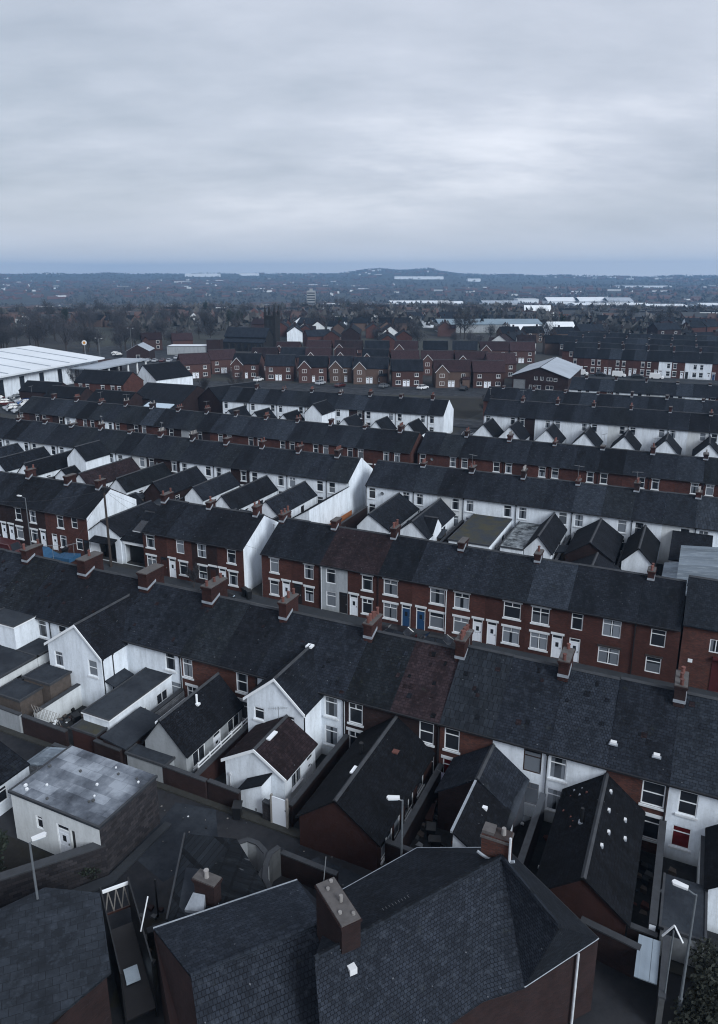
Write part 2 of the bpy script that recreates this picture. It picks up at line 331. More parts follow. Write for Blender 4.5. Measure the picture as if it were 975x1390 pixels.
def dup(root, loc, rz, label, group=None):
    def cp(o, p):
        c = o.copy(); C.objects.link(c); c.parent = p
        for ch in KIDS.get(o.name, []): cp(ch, c)
        return c
    KIDS = {}
    def walk(o):
        KIDS[o.name] = list(o.children)
        for ch in o.children: walk(ch)
    walk(root)
    r = cp(root, None); r.location = loc; r.rotation_euler[2] = rz; r['label'] = label
    if group: r['group'] = group
    return r
ORD = ['first','second','third','fourth','fifth','sixth','seventh','eighth','ninth','tenth','eleventh','twelfth','thirteenth','fourteenth','fifteenth','sixteenth','seventeenth','eighteenth','nineteenth','twentieth'] + ['twenty-'+x for x in ['first','second','third','fourth','fifth','sixth','seventh','eighth','ninth']] + ['thirtieth'] + ['thirty-'+x for x in ['first','second','third','fourth','fifth','sixth','seventh','eighth','ninth']] + ['fortieth']

# ------------------------------------------------------------------ building kit
def wall_face(b, fn, u0, u1, z0, z1, holes, m, depth=0.12):
    """rectangular wall with real openings; fn(u, z, d) gives the 3D point d metres inside the face"""
    us = sorted({u0, u1} | {h[0]-h[2]/2 for h in holes} | {h[0]+h[2]/2 for h in holes}); us = [u for u in us if u0-1e-6 <= u <= u1+1e-6]
    zs = sorted({z0, z1} | {h[1] for h in holes} | {h[1]+h[3] for h in holes}); zs = [z for z in zs if z0-1e-6 <= z <= z1+1e-6]
    for i in range(len(us)-1):
        for j in range(len(zs)-1):
            uc = (us[i]+us[i+1])/2; zc = (zs[j]+zs[j+1])/2
            if any(abs(uc-h[0]) < h[2]/2 and h[1] < zc < h[1]+h[3] for h in holes): continue
            b.poly([fn(us[i], zs[j], 0), fn(us[i+1], zs[j], 0), fn(us[i+1], zs[j+1], 0), fn(us[i], zs[j+1], 0)], m)
    for h in holes:
        a, c, e, g = h[0]-h[2]/2, h[0]+h[2]/2, h[1], h[1]+h[3]
        for p, q in (((a,e),(a,g)), ((c,e),(c,g)), ((a,g),(c,g)), ((a,e),(c,e))):
            b.poly([fn(p[0], p[1], 0), fn(q[0], q[1], 0), fn(q[0], q[1], depth), fn(p[0], p[1], depth)], m)
# opening = (centre, sill height, width, height, style, extras)
# extras: 'L' white lintel, 'S' sill, 'D' dark lintel, 'B' brown frame, 'n' net curtain, 'g' dark glass, 'r' red blind
def window(parent, loc, rz, w, h, style='plain', ex='LSn', detail=2):
    fm = M['brownframe'] if 'B' in ex else M['upvc']
    pm = M['net'] if 'n' in ex else M['redblind'] if 'r' in ex else M['glass']
    def frame(b):
        t = 0.075; y0, y1 = 0.035, 0.105
        b.box(-w/2, y0, 0, -w/2+t, y1, h, fm); b.box(w/2-t, y0, 0, w/2, y1, h, fm)
        b.box(-w/2+t, y0, 0, w/2-t, y1, t, fm); b.box(-w/2+t, y0, h-t, w/2-t, y1, h, fm)
        tz = h*0.70 if style != 'sash' else h*0.52
        if style in ('plain', 'sash'): b.box(-w/2+t, y0+.005, tz, w/2-t, y1-.005, tz+0.06, fm)
        if style == 'cross':
            b.box(-w/2+t, y0+.005, tz, w/2-t, y1-.005, tz+0.06, fm)
            b.box(-0.035, y0+.01, t, 0.035, y1-.01, tz, fm); b.box(-0.035, y0+.01, tz+.06, 0.035, y1-.01, h-t, fm)
        if style == 'tee':
            b.box(-w/2+t, y0+.005, tz, w/2-t, y1-.005, tz+0.06, fm); b.box(-0.035, y0+.01, tz+.06, 0.035, y1-.01, h-t, fm)
        if style == 'pair': b.box(-0.035, y0+.01, t, 0.035, y1-.01, h-t, fm)
        if detail < 2:
            if 'S' in ex: b.box(-w/2-.08, -.08, -.12, w/2+.08, .03, -.001, M['stonetrim'])
            if 'L' in ex: b.box(-w/2-.12, -.035, h+.001, w/2+.12, .03, h+.2, M['stonetrim'])
    wo = put('window', cached(('win', w, h, style, ex if detail < 2 else ex.replace('n','').replace('r',''), detail), 'window', frame), parent, loc, rz)
    put('pane', cached(('pane', w, h, pm.name), 'pane', lambda b: b.box(-w/2+.01, .068, .01, w/2-.01, .076, h-.01, pm)), wo)
    if detail >= 2:
        if 'S' in ex: put('sill', cached(('sill', w), 'sill', lambda b: b.box(-w/2-.09, -.09, -.13, w/2+.09, .03, -.001, M['stonetrim'])), wo)
        if 'L' in ex: put('lintel', cached(('lin', w), 'lintel', lambda b: b.box(-w/2-.13, -.04, .001, w/2+.13, .03, .22, M['stonetrim'])), wo, (0,0,h))
        if 'D' in ex: put('lintel', cached(('linD', w), 'lintel', lambda b: b.box(-w/2-.1, -.05, .001, w/2+.1, .03, .17, M['darktrim'])), wo, (0,0,h))
    return wo
def door(parent, loc, rz, w, h, style, ex='', label=None):
    dm = M['door_'+style]
    def leaf(b):
        b.box(-w/2+.07, .05, .03, w/2-.07, .09, h-.38, dm)
        for s in (-1, 1):
            for z0, z1 in ((.2, .85), (1.0, h-.6)): b.box(s*.04 if s > 0 else -w/2+.14, .042, z0, w/2-.14 if s > 0 else -.04, .052, z1, dm)
    d = put('door', cached(('door', w, h, style), 'door', leaf), parent, loc, rz, label)
    fm = M['upvc'] if style in ('white', 'blue') else M['door_dark']
    def fr(b):
        b.box(-w/2, .02, 0, -w/2+.07, .1, h, fm); b.box(w/2-.07, .02, 0, w/2, .1, h, fm); b.box(-w/2+.07, .02, h-.07, w/2-.07, .1, h, fm); b.box(-w/2+.07, .02, h-.38, w/2-.07, .1, h-.32, fm)
    put('door_frame', cached(('dfr', w, h, fm.name), 'door_frame', fr), d)
    put('fanlight', cached(('fan', w, h), 'fanlight', lambda b: b.box(-w/2+.07, .06, h-.32, w/2-.07, .07, h-.07, M['glass'])), d)
    if style in ('white', 'blue'): put('door_glass', cached(('dgl', w, h), 'door_glass', lambda b: b.box(-.14, .036, 1.15, .14, .041, h-.75, M['glass'])), d)
    put('handle', cached(('hdl', w), 'handle', lambda b: b.box(w/2-.19, .0, 1.0, w/2-.13, .05, 1.12, M['steel'])), d)
    if 'L' in ex: put('lintel', cached(('lin', w), 'lintel', lambda b: b.box(-w/2-.13, -.04, .001, w/2+.13, .03, .22, M['stonetrim'])), d, (0,0,h))
    return d
FN = {'front': lambda x0,x1,d: (lambda u,z,k: (u, k, z)), 'back': lambda x0,x1,d: (lambda u,z,k: (u, d-k, z)),
      'left': lambda x0,x1,d: (lambda u,z,k: (x0+k, u, z)), 'right': lambda x0,x1,d: (lambda u,z,k: (x1-k, u, z))}
def openings(parent, side, x0, x1, d, hs, detail):
    for h in hs:
        uc, z, w, hh, st = h[:5]; ex = h[5] if len(h) > 5 else ''
        loc, rz = {'front': ((uc, 0, z), 0), 'back': ((uc, d, z), math.pi), 'left': ((x0, uc, z), -math.pi/2), 'right': ((x1, uc, z), math.pi/2)}[side]
        if st in ('white','blue','dark','brown','red'): door(parent, loc, rz, w, hh, st, ex)
        elif st != 'hole': window(parent, loc, rz, w, hh, st, ex, detail)
def building(name, label, cat, cx, y0, w, d, he, hr, kind='x', wall='white', roof='slate', holes=None, z0=0.0, rz=0.0, group=None,
             ridge=None, oe=0.22, og=0.06, roof_y1=None, detail=2, cap=True, gutter=False, verge=None, parent=None, back_he=None, frontwall=None, wname='wall', fascia=None):
    """kind: x = ridge along x, y = ridge along y, flat, monox (falls toward -x), monoX (falls toward +x), monoy (falls toward the front), hip"""
    holes = holes or {}; x0, x1 = -w/2, w/2; W = M[wall]; Rm = M[roof]; bh = back_he if back_he is not None else he
    t = thing(name, label, cat, (cx, y0, 0), rz, group) if parent is None else parent
    b = MB(); fw = M[frontwall] if frontwall else W
    hl, hR, hf, hb = he, he, he, bh
    if kind == 'monox': hR = hr
    if kind == 'monoX': hl = hr
    if kind == 'monoy': hb = hr
    base = {'front': min(hf, he), 'back': bh, 'left': he, 'right': he}
    for side in ('front', 'back', 'left', 'right'):
        rng = (x0, x1) if side in ('front', 'back') else (0, d); top = he if kind != 'flat' else he
        if side == 'back' and kind in ('x',): top = bh
        if side == 'back' and kind == 'monoy': top = hr
        if side == 'left' and kind == 'monoX': top = hr
        if side == 'right' and kind == 'monox': top = hr
        if side in ('left', 'right') and kind == 'x': top = min(he, bh)
        wall_face(b, FN[side](x0, x1, d), rng[0], rng[1], z0, top, holes.get(side, []), fw if side == 'front' else W)
    if kind == 'x':
        yr = d/2 if ridge is None else ridge
        for x in (x0, x1): b.poly([(x, 0, min(he, bh)), (x, d, min(he, bh)), (x, d, bh), (x, yr, hr), (x, 0, he)], W)
    elif kind == 'y':
        xr = 0 if ridge is None else ridge
        for y, m in ((0, fw), (d, W)): b.poly([(x0, y, he), (x1, y, he), (xr, y, hr)], m)
    elif kind in ('monox', 'monoX'):
        for y in (0, d): b.poly([(x0, y, he), (x1, y, he), (x1, y, hr) if kind == 'monox' else (x0, y, hr)], W)
    elif kind == 'monoy':
        for x in (x0, x1): b.poly([(x, 0, he), (x, d, he), (x, d, hr)], W)
    part(wname, b, t)
    th = 0.11; r = MB(); ry1 = d if roof_y1 is None else roof_y1
    if kind == 'x':
        sf = (hr-he)/yr; sb = (hr-bh)/(d-yr)
        r.extrude([(-oe, he-sf*oe), (yr, hr), (d+oe, bh-sb*oe), (d+oe, bh-sb*oe+th), (yr, hr+th), (-oe, he-sf*oe+th)], 'x', x0-og, x1+og, Rm)
        if cap: r.extrude([(yr-.14, hr+th-.04), (yr+.14, hr+th-.04), (yr, hr+th+.09)], 'x', x0-og+.004, x1+og-.004, M['coping'])
    elif kind == 'y':
        sl = (hr-he)/(xr-x0); sr = (hr-he)/(x1-xr)
        r.extrude([(x0-oe, he-sl*oe), (xr, hr), (x1+oe, he-sr*oe), (x1+oe, he-sr*oe+th), (xr, hr+th), (x0-oe, he-sl*oe+th)], 'y', -og-.08, ry1, Rm)
        if cap: r.extrude([(xr-.14, hr+th-.04), (xr+.14, hr+th-.04), (xr, hr+th+.09)], 'y', -og-.07, ry1-.004, M['coping'])
    elif kind == 'flat':
        r.box(x0-.1, -.1, he, x1+.1, d+.1, he+.12, M[fascia or 'coping'], Rm)
        r.box(x0-.1, -.1, he+.12, x0+.02, d+.1, he+.17, M['coping']); r.box(x1-.02, -.1, he+.12, x1+.1, d+.1, he+.17, M['coping'])
        r.box(x0+.02, -.1, he+.12, x1-.02, .02, he+.17, M['coping'])
    elif kind == 'monox': r.extrude([(x0-.15, he-.05), (x1+.1, hr), (x1+.1, hr+th), (x0-.15, he-.05+th)], 'y', -.12, ry1, Rm)
    elif kind == 'monoX': r.extrude([(x0-.1, hr), (x1+.15, he-.05), (x1+.15, he-.05+th), (x0-.1, hr+th)], 'y', -.12, ry1, Rm)
    elif kind == 'monoy': r.extrude([(-.15, he-.05), (d+.0, hr), (d+.0, hr+th), (-.15, he-.05+th)], 'x', x0-.1, x1+.1, Rm)
    elif kind == 'hip':
        lx = max(0.2, (w-d)/2) if w > d else 0.01; ly = 0.01 if w > d else (d-w)/2
        A = [(x0-oe, -oe, he), (x1+oe, -oe, he), (x1+oe, d+oe, he), (x0-oe, d+oe, he)]
        if w > d: p, q = (-lx, d/2, hr), (lx, d/2, hr); F = [[A[0],A[1],q,p],[A[1],A[2],q],[A[2],A[3],p,q],[A[3],A[0],p]]
        else: p, q = (0, d/2-ly, hr), (0, d/2+ly, hr); F = [[A[0],A[1],p],[A[1],A[2],q,p],[A[2],A[3],q],[A[3],A[0],p,q]]
        for f in F: r.poly(f, Rm)
        r.poly(A, W)
    part('roof', r, t)
    if verge:
        vb = MB()
        for y in ((-og-.13,) if verge == 'f' else (-og-.13,)):
            for (xa, za, xb, zb) in ((x0-oe, he-sl*oe, xr, hr), (xr, hr, x1+oe, he-sr*oe)):
                vb.prism([(xa, y), (xb, y), (xb, y+.05), (xa, y+.05)], [za-.1, zb-.1, zb-.1, za-.1], [za+th+.02, zb+th+.02, zb+th+.02, za+th+.02], M['upvc'])
        part('bargeboard', vb, t)
    for side, hs in holes.items(): openings(t, side, x0, x1, d, hs, detail)
    return t
def pipe(parent, x, y, z0, z1, m='gutter', name='downpipe'):
    key = ('pipe', round(z1-z0, 2), m)
    return put(name, cached(key, name, lambda b: (b.tube((0,0,0), (0,0,z1-z0), .045, M[m], n=6), b.box(-.09, -.06, z1-z0-.25, .09, .06, z1-z0-.05, M[m]))), parent, (x, y, z0))
def gutter(parent, x0, x1, y, z, m='gutter'):
    w = round(x1-x0, 3)
    put('gutter', cached(('gut', w, m), 'gutter', lambda b: b.extrude([(-.13, 0), (0, 0), (0, .1), (-.13, .1)], 'x', 0, w, M[m])), parent, (x0, y, z))
def chimney(parent, x, y, zb, zt, sx=0.5, sy=1.25, pots=4, mat='brick_stack', potm='terracotta', detail=2, flash=True, fx=True):
    h = zt-zb
    def st(b):
        b.box(-sx/2, -sy/2, 0, sx/2, sy/2, h-.28, M[mat]); b.box(-sx/2-.05, -sy/2-.05, h-.28, sx/2+.05, sy/2+.05, h-.16, M[mat]); b.box(-sx/2-.09, -sy/2-.09, h-.16, sx/2+.09, sy/2+.09, h-.06, M[mat])
        b.prism([(-sx/2-.05, -sy/2-.05), (sx/2+.05, -sy/2-.05), (sx/2+.05, sy/2+.05), (-sx/2-.05, sy/2+.05)], h-.06, h+.02, M['mortar'])
    c = put('chimney', cached(('chim', sx, sy, round(h, 2), mat), 'chimney', st), parent, (x, y, zb))
    for i in range(pots):
        hh = random.choice((.38, .45, .55)) if detail > 1 else .45
        def pt(b, hh=hh):
            b.tube((0,0,0), (0,0,hh*.85), .13, M[potm], r1=.10, n=8 if detail > 1 else 6); b.tube((0,0,hh*.85), (0,0,hh), .135, M[potm], n=8 if detail > 1 else 6)
        py = (i-(pots-1)/2)*(sy-.25)/max(1, pots-1) if pots > 1 else 0
        put('chimney_pot', cached(('pot', hh, potm, detail > 1), 'chimney_pot', pt), c, (random.uniform(-.04, .04), py, h+.01))
    if flash:
        put('flashing', cached(('fl', sx, sy, detail), 'flashing', lambda b: (b.box(-sx/2-.03, -sy/2-.05, 0, sx/2+.03, -sy/2-.012, .2, M['lead']),
            b.prism([(sx/2+.012, -sy/2), (sx/2+.05, -sy/2), (sx/2+.05, 0), (sx/2+.012, 0)], [0, 0, .42, .42], [.2, .2, .62, .62], M['lead']))), c, (0, 0, h*.0+ (0.30 if fx else 0)))
    return c
def aerial(parent, x, y, z, h=1.6, rz=0.5):
    def f(b):
        b.tube((0,0,0), (0,0,h), .02, M['steel'], n=5); b.tube((-.7,0,h-.1), (.7,0,h-.1), .015, M['steel'], n=4)
        for i in range(9): b.tube((-.65+i*.15, -.22+.01*i, h-.1), (-.65+i*.15, .22-.01*i, h-.1), .008, M['steel'], n=4)
    put('aerial', cached(('aer', h), 'aerial', f), parent, (x, y, z), rz)
def dish(parent, x, y, z):
    def f(b):
        n = 12; i = len(b.v)
        for r_, dd in ((.0, .08), (.16, .055), (.27, 0)):
            for k in range(n): a = 2*math.pi*k/n; b.v.append((r_*math.cos(a), -.25+dd, r_*math.sin(a)))
        k = b._m(M['lampgrey'])
        for q in range(2):
            for j in range(n): e = (j+1) % n; b.f.append((i+q*n+j, i+q*n+e, i+(q+1)*n+e, i+(q+1)*n+j)); b.mi.append(k)
        b.tube((0, -.2, 0), (0, 0, -.1), .02, M['steel'], n=5); b.tube((0, -.2, -.2), (0, -.5, -.05), .012, M['steel'], n=4)
    put('satellite_dish', cached('dish', 'satellite_dish', f), parent, (x, y, z))
# ------------------------------------------------------------------ terraced rows (x runs along the streets, y away from the camera)
WALLWORD = dict(white='white rendered', cream='off-white rendered', brick='red brick', brick_dark='sooty dark brick', brick_orange='worn orange-red brick', brick_brown='brown painted brick', pebble='grey pebbledashed', grey_render='grey rendered')
def terrace_house(label, cx, y, w, wall, roof, holes, group, he=5.2, hr=7.8, d=8.8, rz=0, chim=None, detail=2, down=None, sides=None, back=None, chm='brick_stack', pots=4, potm='terracotta', og=0.0, dz=0.0, cat='house', ct=1.25, extra=None, white_left=False, white_right=False, gutc='gutter'):
    """chim: x offset(s) of the chimney stack from the house centre"""
    t = building('terraced_house', label, cat, cx, y, w-.006, d, he, hr+dz, 'x', wall, roof, {'front': holes} | (sides or {}), rz=rz, group=group, detail=detail, og=og)
    if detail > 0: gutter(t, -w/2, w/2, -.18, he-.13, gutc)
    if detail > 1 or down is not None:
        if down is not None: pipe(t, down, -.07, 0.05, he-.1, 'white_pipe' if gutc == 'white_pipe' else 'gutter')
    for cxo in (chim or []): chimney(t, cxo, d/2, hr-.45, hr+ct, pots=pots, mat=chm, potm=potm, detail=detail)
    return t
G_A = 'terraced houses backing onto the near lane'
# ---- row A: the nearest terrace, its rear side faces the camera
YA = 41.2
UW = lambda c, ex='Sn', st='sash', w=1.05: (c, 3.3, w, 1.62, st, ex)
LW = lambda c, ex='Sn', st='sash', w=1.05: (c, 0.95, w, 1.6, st, ex)
def near(cx, *hs): return [(h[0]-cx,)+tuple(h[1:]) for h in hs]
A = [  # x0, x1, wall, roof, openings(world x), chimneys(world x), label
 (7.85, 11.4, 'white', 'slate', [UW(8.8), LW(8.8)], [], 'white rendered terraced house at the far right edge of the nearest terrace, beside the frame'),
 (4.3, 7.85, 'white', 'slate_grey', [UW(6.9), LW(6.9)], [], 'white rendered nearest-terrace house, second in from the right edge of the photo'),
 (.8, 4.3, 'white', 'slate_grey', [UW(1.9, 'S'), (1.78, .95, 1.05, 1.5, 'plain', 'Sr')], [], 'white nearest-terrace house with a red blind in its lower rear window'),
 (-2.75, .8, 'brick_orange', 'slate', [UW(0.0, 'SL', 'sash', 1.3), (0.0, .95, 1.2, 1.6, 'plain', 'SL')], [.8], 'orange-red brick house between two white neighbours, above the long roof with many white vents'),
 (-6.2, -2.75, 'white', 'tile_fine', [UW(-5.6, 'Sn', 'plain'), LW(-5.65, 'Sn', 'plain')], [], 'white nearest-terrace house with a blank panel beside the house with roof vents'),
 (-9.8, -6.2, 'white', 'slate', [UW(-7.2, 'nB', 'plain', 1.15), (-7.25, .95, 1.15, 1.6, 'tee', 'SB')], [-6.3], 'white nearest-terrace house with brown-framed rear windows above a narrow yard'),
 (-13.4, -9.8, 'brick_orange', 'tile_big', [UW(-12.55, 'S', 'plain'), LW(-12.6, 'Lr', 'plain')], [], 'worn orange brick house under the ribbed interlocking tile roof of the nearest terrace'),
 (-16.95, -13.4, 'brick_dark', 'slate_brown', [UW(-14.35, 'Sg', 'sash'), (-14.3, .75, 1.1, 1.7, 'plain', 'S')], [-13.4], 'sooty brick house with a two-pane white sash window left of the ribbed tile roof'),
 (-20.5, -16.95, 'brick_dark', 'slate_moss', [UW(-19.65, 'LSn', 'tee', 1.1), (-19.7, .95, 1.1, 1.7, 'tee', 'LSn')], [], 'sooty brick house with a white window surround right of the tall white extension'),
 (-24.2, -20.5, 'white', 'slate', [UW(-21.6, 'Sn', 'plain'), LW(-21.6, 'Sn', 'plain')], [-20.5], 'white house right beside the two-storey hipped white extension in the middle of the nearest terrace'),
 (-27.8, -24.2, 'white', 'slate', [UW(-27.05, 'Sn', 'cross', .9)], [], 'white house mostly hidden behind the two-storey white extension of the nearest terrace'),
 (-31.35, -27.8, 'brick_orange', 'slate_dark', [UW(-29.2, 'LSn', 'sash'), LW(-29.1, 'LSn', 'plain')], [-27.8], 'patchy brick house with a white-framed window left of the middle white extension'),
 (-34.9, -31.35, 'brick_orange', 'slate_moss', [UW(-34.3, 'LSn', 'plain', .95), LW(-34.0, 'LSn', 'cross', 1.0)], [], 'patchy brick house beside a black drainpipe and the white house with a flat-roofed extension'),
 (-38.4, -34.9, 'white', 'slate', [(-36.0, 3.5, 1.0, 1.5, 'plain', 'Sn'), LW(-35.6, 'Sn', 'plain')], [-34.9], 'white house with one small upper window behind the long flat-roofed white kitchen'),
 (-41.9, -38.4, 'white', 'slate', [], [], 'white house joined to the right side of the tall gabled white extension'),
 (-45.4, -41.9, 'white', 'slate_dark', [], [-41.6], 'white house hidden behind the tall gabled white extension'),
 (-48.9, -45.4, 'white', 'slate_dark', [(-47.6, 2.6, .95, 2.3, 'plain', ''), (-46.3, 4.0, .6, .8, 'plain', 'n')], [], 'white house with a tall narrow window between the gabled and the flat-roofed tall extensions'),
 (-52.4, -48.9, 'white', 'slate', [UW(-50.0, 'Sn', 'plain')], [-48.6], 'white house behind the two-storey flat-roofed extension of the nearest terrace'),
 (-55.9, -52.4, 'white', 'slate_moss', [UW(-53.5, 'Sn', 'plain'), LW(-54.6, 'Sn')], [], 'white nearest-terrace house at the left edge of the photo, beyond the flat-roofed extension'),
 (-59.4, -55.9, 'white', 'slate', [UW(-57.0), LW(-57.0)], [-55.9], 'nearest-terrace house cut by the left edge of the photo, near the leftmost stack'),
 (-62.9, -59.4, 'brick', 'slate_dark', [UW(-61), LW(-61)], [], 'nearest-terrace house at the far left whose roof alone shows at the frame'),
 (-66.4, -62.9, 'brick', 'slate', [UW(-64), LW(-64)], [-62.9], 'leftmost house of the nearest terrace, its ridge touching the left frame'),
]
for i, (x0, x1, wall, roof, hs, ch, lab) in enumerate(A):
    cx = (x0+x1)/2
    t = terrace_house(lab, cx, YA, x1-x0, wall, roof, near(cx, *hs), G_A, he=5.25, hr=(HR := 8.5 if x0 > -13.5 else 8.15), d=9.6, chim=[], down=(x1-x0)/2-.08 if i % 2 else None, dz=random.choice((-.04, 0, .05)))
    for c in ch:
        big = c in (-34.9, -41.6, -48.6)
        chimney(t, c-cx, 4.8, HR-.5, HR+1.1+random.choice((-.1,0,.15)) if not big else HR+1.3, sx=.66 if not big else .95, sy=1.9 if not big else 2.2, pots={.8: 3, -20.5: 5, -13.4: 6, -27.8: 3, -34.9: 3, -41.6: 0, -48.6: 1, -55.9: 2, -62.9: 0}.get(c, 2), mat='brick_stack' if c != .8 else 'brick_dark')
# satellite dishes, aerials and small roof fittings of row A
def find(lab_part):
    for o in C.objects:
        if o.parent is None and lab_part in str(o.get('label', '')): return o
hA = find('hidden behind the two-storey white'); dish(hA, 2.9, -.05, 2.6) if False else None
for lab, px, py in (('above the long roof with many white vents', -1.6, 1.1), ('above the long roof with many white vents', .9, 1.0)):
    o = find(lab); v = MB(); v.box(-.18, -.14, 0, .18, .14, .12, M['lamphead']); v.box(-.26, -.2, -.06, .26, .2, 0, M['lead'])
    put('roof_vent', v.mesh('roof_vent'), o, (px, py, 5.25+(py)*.677+.16))
aerial(find('beyond the flat-roofed extension'), 1, 4.8, 8.2); aerial(find('white house behind the two-storey flat-roofed'), .2, 4.8, 9.2, 1.2, 1.2)
aerial(find('under the ribbed interlocking'), -1.4, 4.8, 8.5, 1.3, .2)

# ---- row C: red brick terrace across the street, fronts face the camera
YC = 62.5; G_C = 'red brick terraced houses across the near street'
CW = lambda c, w=1.5, ex='LSn', st='tee': (c, 3.2, w, 1.6, st, ex)
CL = lambda c, w=1.5, ex='LSn', st='tee': (c, .62, w, 1.65, st, ex)
D_ = lambda c, st='white', ex='L': (c, 0.1, .95, 2.35, st, ex)
Crow = [
 (-41.0, -37.35, 'brick', 'slate', [CW(-39.4, 1.1, st='plain'), CL(-39.5, 1.1, st='plain'), D_(-38.0)], [-40.6], 'brick house beside the white gable wall at the left end of the long brick terrace'),
 (-37.35, -33.8, 'brick', 'slate', [CW(-35.2, 1.1, 'Ln', 'plain'), CL(-35.2, 1.1, 'Ln', 'plain'), D_(-36.6, 'dark', 'L')], [], 'brick house with a black door between white window heads and the grey pebbledashed house'),
 (-33.8, -30.7, 'pebble', 'slate_brown', [CW(-32.6, 1.15, 'n', 'plain'), CL(-32.6, 1.15, 'n', 'plain'), D_(-31.2, 'dark', '')], [-34.2], 'grey pebbledashed house with a dark door in the red brick terrace'),
 (-30.7, -27.25, 'brick', 'slate_brown', [CW(-28.5, 1.2, 'LSn', 'plain'), CL(-28.5, 1.2, 'LSn', 'tee'), D_(-30.0, 'white', 'L')], [], 'brick house with a plain white door right of the grey pebbledashed one'),
 (-27.25, -23.65, 'brick', 'slate', [CW(-25.95), CL(-25.95, 1.5), D_(-24.25, 'blue', 'L')], [-27.3], 'brick house with a solid blue door and its window on the left'),
 (-23.65, -20.05, 'brick', 'slate', [CW(-21.05, st='plain'), CL(-21.05, 1.5, st='plain'), D_(-22.7, 'blue', 'L')], [], 'brick house with a glazed blue door and a white drainpipe on its right'),
 (-20.05, -16.3, 'brick', 'slate', [CW(-18.6, st='tee'), CL(-18.6, 1.5, st='tee'), D_(-16.95)], [-20.0], 'brick house right of the white drainpipe, white door with a small dark pane'),
 (-16.3, -12.45, 'brick', 'slate_grey', [CW(-13.75, 1.6, 'LS', 'tee'), CL(-13.75, 1.6, 'LSn', 'tee'), D_(-15.55)], [], 'brick house with a dark bare upper window and white door, left of the cross-barred windows'),
 (-12.45, -8.75, 'brick', 'slate_grey', [CW(-11.15, 1.6, 'LSn', 'cross'), CL(-11.15, 1.6, 'LSn', 'cross'), D_(-9.5)], [-12.5], 'brick house with cross-barred windows, white lintels and sills and a white door'),
 (-8.75, -3.0, 'brick', 'slate', [(-7.9, 3.3, 1.0, 1.6, 'plain', 'nD'), (-4.95, 3.25, 1.55, 1.65, 'cross', 'nD'), (-5.0, .6, 1.8, 1.6, 'cross', 'nD'), D_(-7.95, 'white', '')], [], 'wide brick house with a narrow window over its white door and cross-barred windows'),
 (-3.0, .55, 'brick', 'slate', [(-1.15, 3.2, 1.2, 1.6, 'plain', 'D'), (-1.3, .65, 1.25, 1.5, 'plain', 'nD')], [-2.4], 'last brick house on the right of the terrace, next to the garage with maroon doors'),
]
def row_front(rows, yf, grp, detail=2, he=5.2, hr=7.75, d=8.8, ct=1.0, pots=2, sx=.55):
    out = []
    for x0, x1, wall, roof, hs, ch, lab in rows:
        cx = (x0+x1)/2
        t = terrace_house(lab, cx, yf, x1-x0, wall, roof, near(cx, *hs), grp, he=he, hr=hr, d=d, detail=detail, dz=random.choice((-.03, 0, .04)), down=None)
        for c in ch: chimney(t, c-cx, d/2, hr-.45, hr+ct+random.choice((-.25, -.1, .1)), sx=sx, sy=random.choice((1.1, 1.3, 1.6)), pots=random.choice((0, 1, 2, 2, 3)), detail=detail)
        out.append(t)
    return out
rc = row_front(Crow, YC, G_C)
pipe(rc[5], 1.72, -.08, .05, 5.05, 'white_pipe'); pipe(rc[1], 1.75, -.08, .05, 5.05); pipe(rc[3], 1.7, -.08, .05, 5.05); pipe(rc[9], 2.85, -.08, .05, 5.05)
pipe(rc[2], -1.45, -.08, .05, 5.05, 'white_pipe')
# the white painted gable wall at the terrace's left end
gb = MB(); 
gb.poly([(-1.83, 0, 0), (-1.83, 8.8, 0), (-1.83, 8.8, 5.2), (-1.83, 4.4, 7.74), (-1.83, 0, 5.2)], M['white'])
part('painted_gable', gb, rc[0], (-.012, 0, 0))
# the dark red and orange brick building at the right end with its garage doors
t = building('garage_building', 'brown brick building with maroon double garage doors at the right edge of the photo', 'building', 6.3, YC+.05, 11.2, 8.6, 5.75, 8.3, 'x', 'brick_brown', 'slate_grey', {'front': [(-.6, 0.05, 4.2, 3.0, 'hole'), (-3.0, 3.6, .95, 1.2, 'pair', 'n'), (2.5, 3.4, 1.2, 1.5, 'plain', 'n')]}, frontwall='brick_orange')
b = MB(); b.box(-2.7, .1, 0.05, 1.5, .16, 3.05, M['door_red']); part('garage_door', b, t)
b = MB(); b.box(-3.1, -.35, 3.1, 1.9, .0, 3.3, M['door_red']); b.box(-3.1, -.05, 0, -2.72, -.003, 3.1, M['door_red']); part('door_surround', b, t)
b = MB(); b.box(-1.9, .05, .1, -1.82, .1, 2.3, M['timber_pale']); b.box(-.5, .05, .1, -.42, .1, 2.3, M['timber_pale']); b.box(-1.9, .05, 2.3, -.42, .1, 2.38, M['timber_pale']); part('wicket_door', b, t)
b = MB(); b.box(-4.95, -.06, 2.35, -4.6, -.004, 2.65, M['upvc']); part('house_number_plate', b, t)

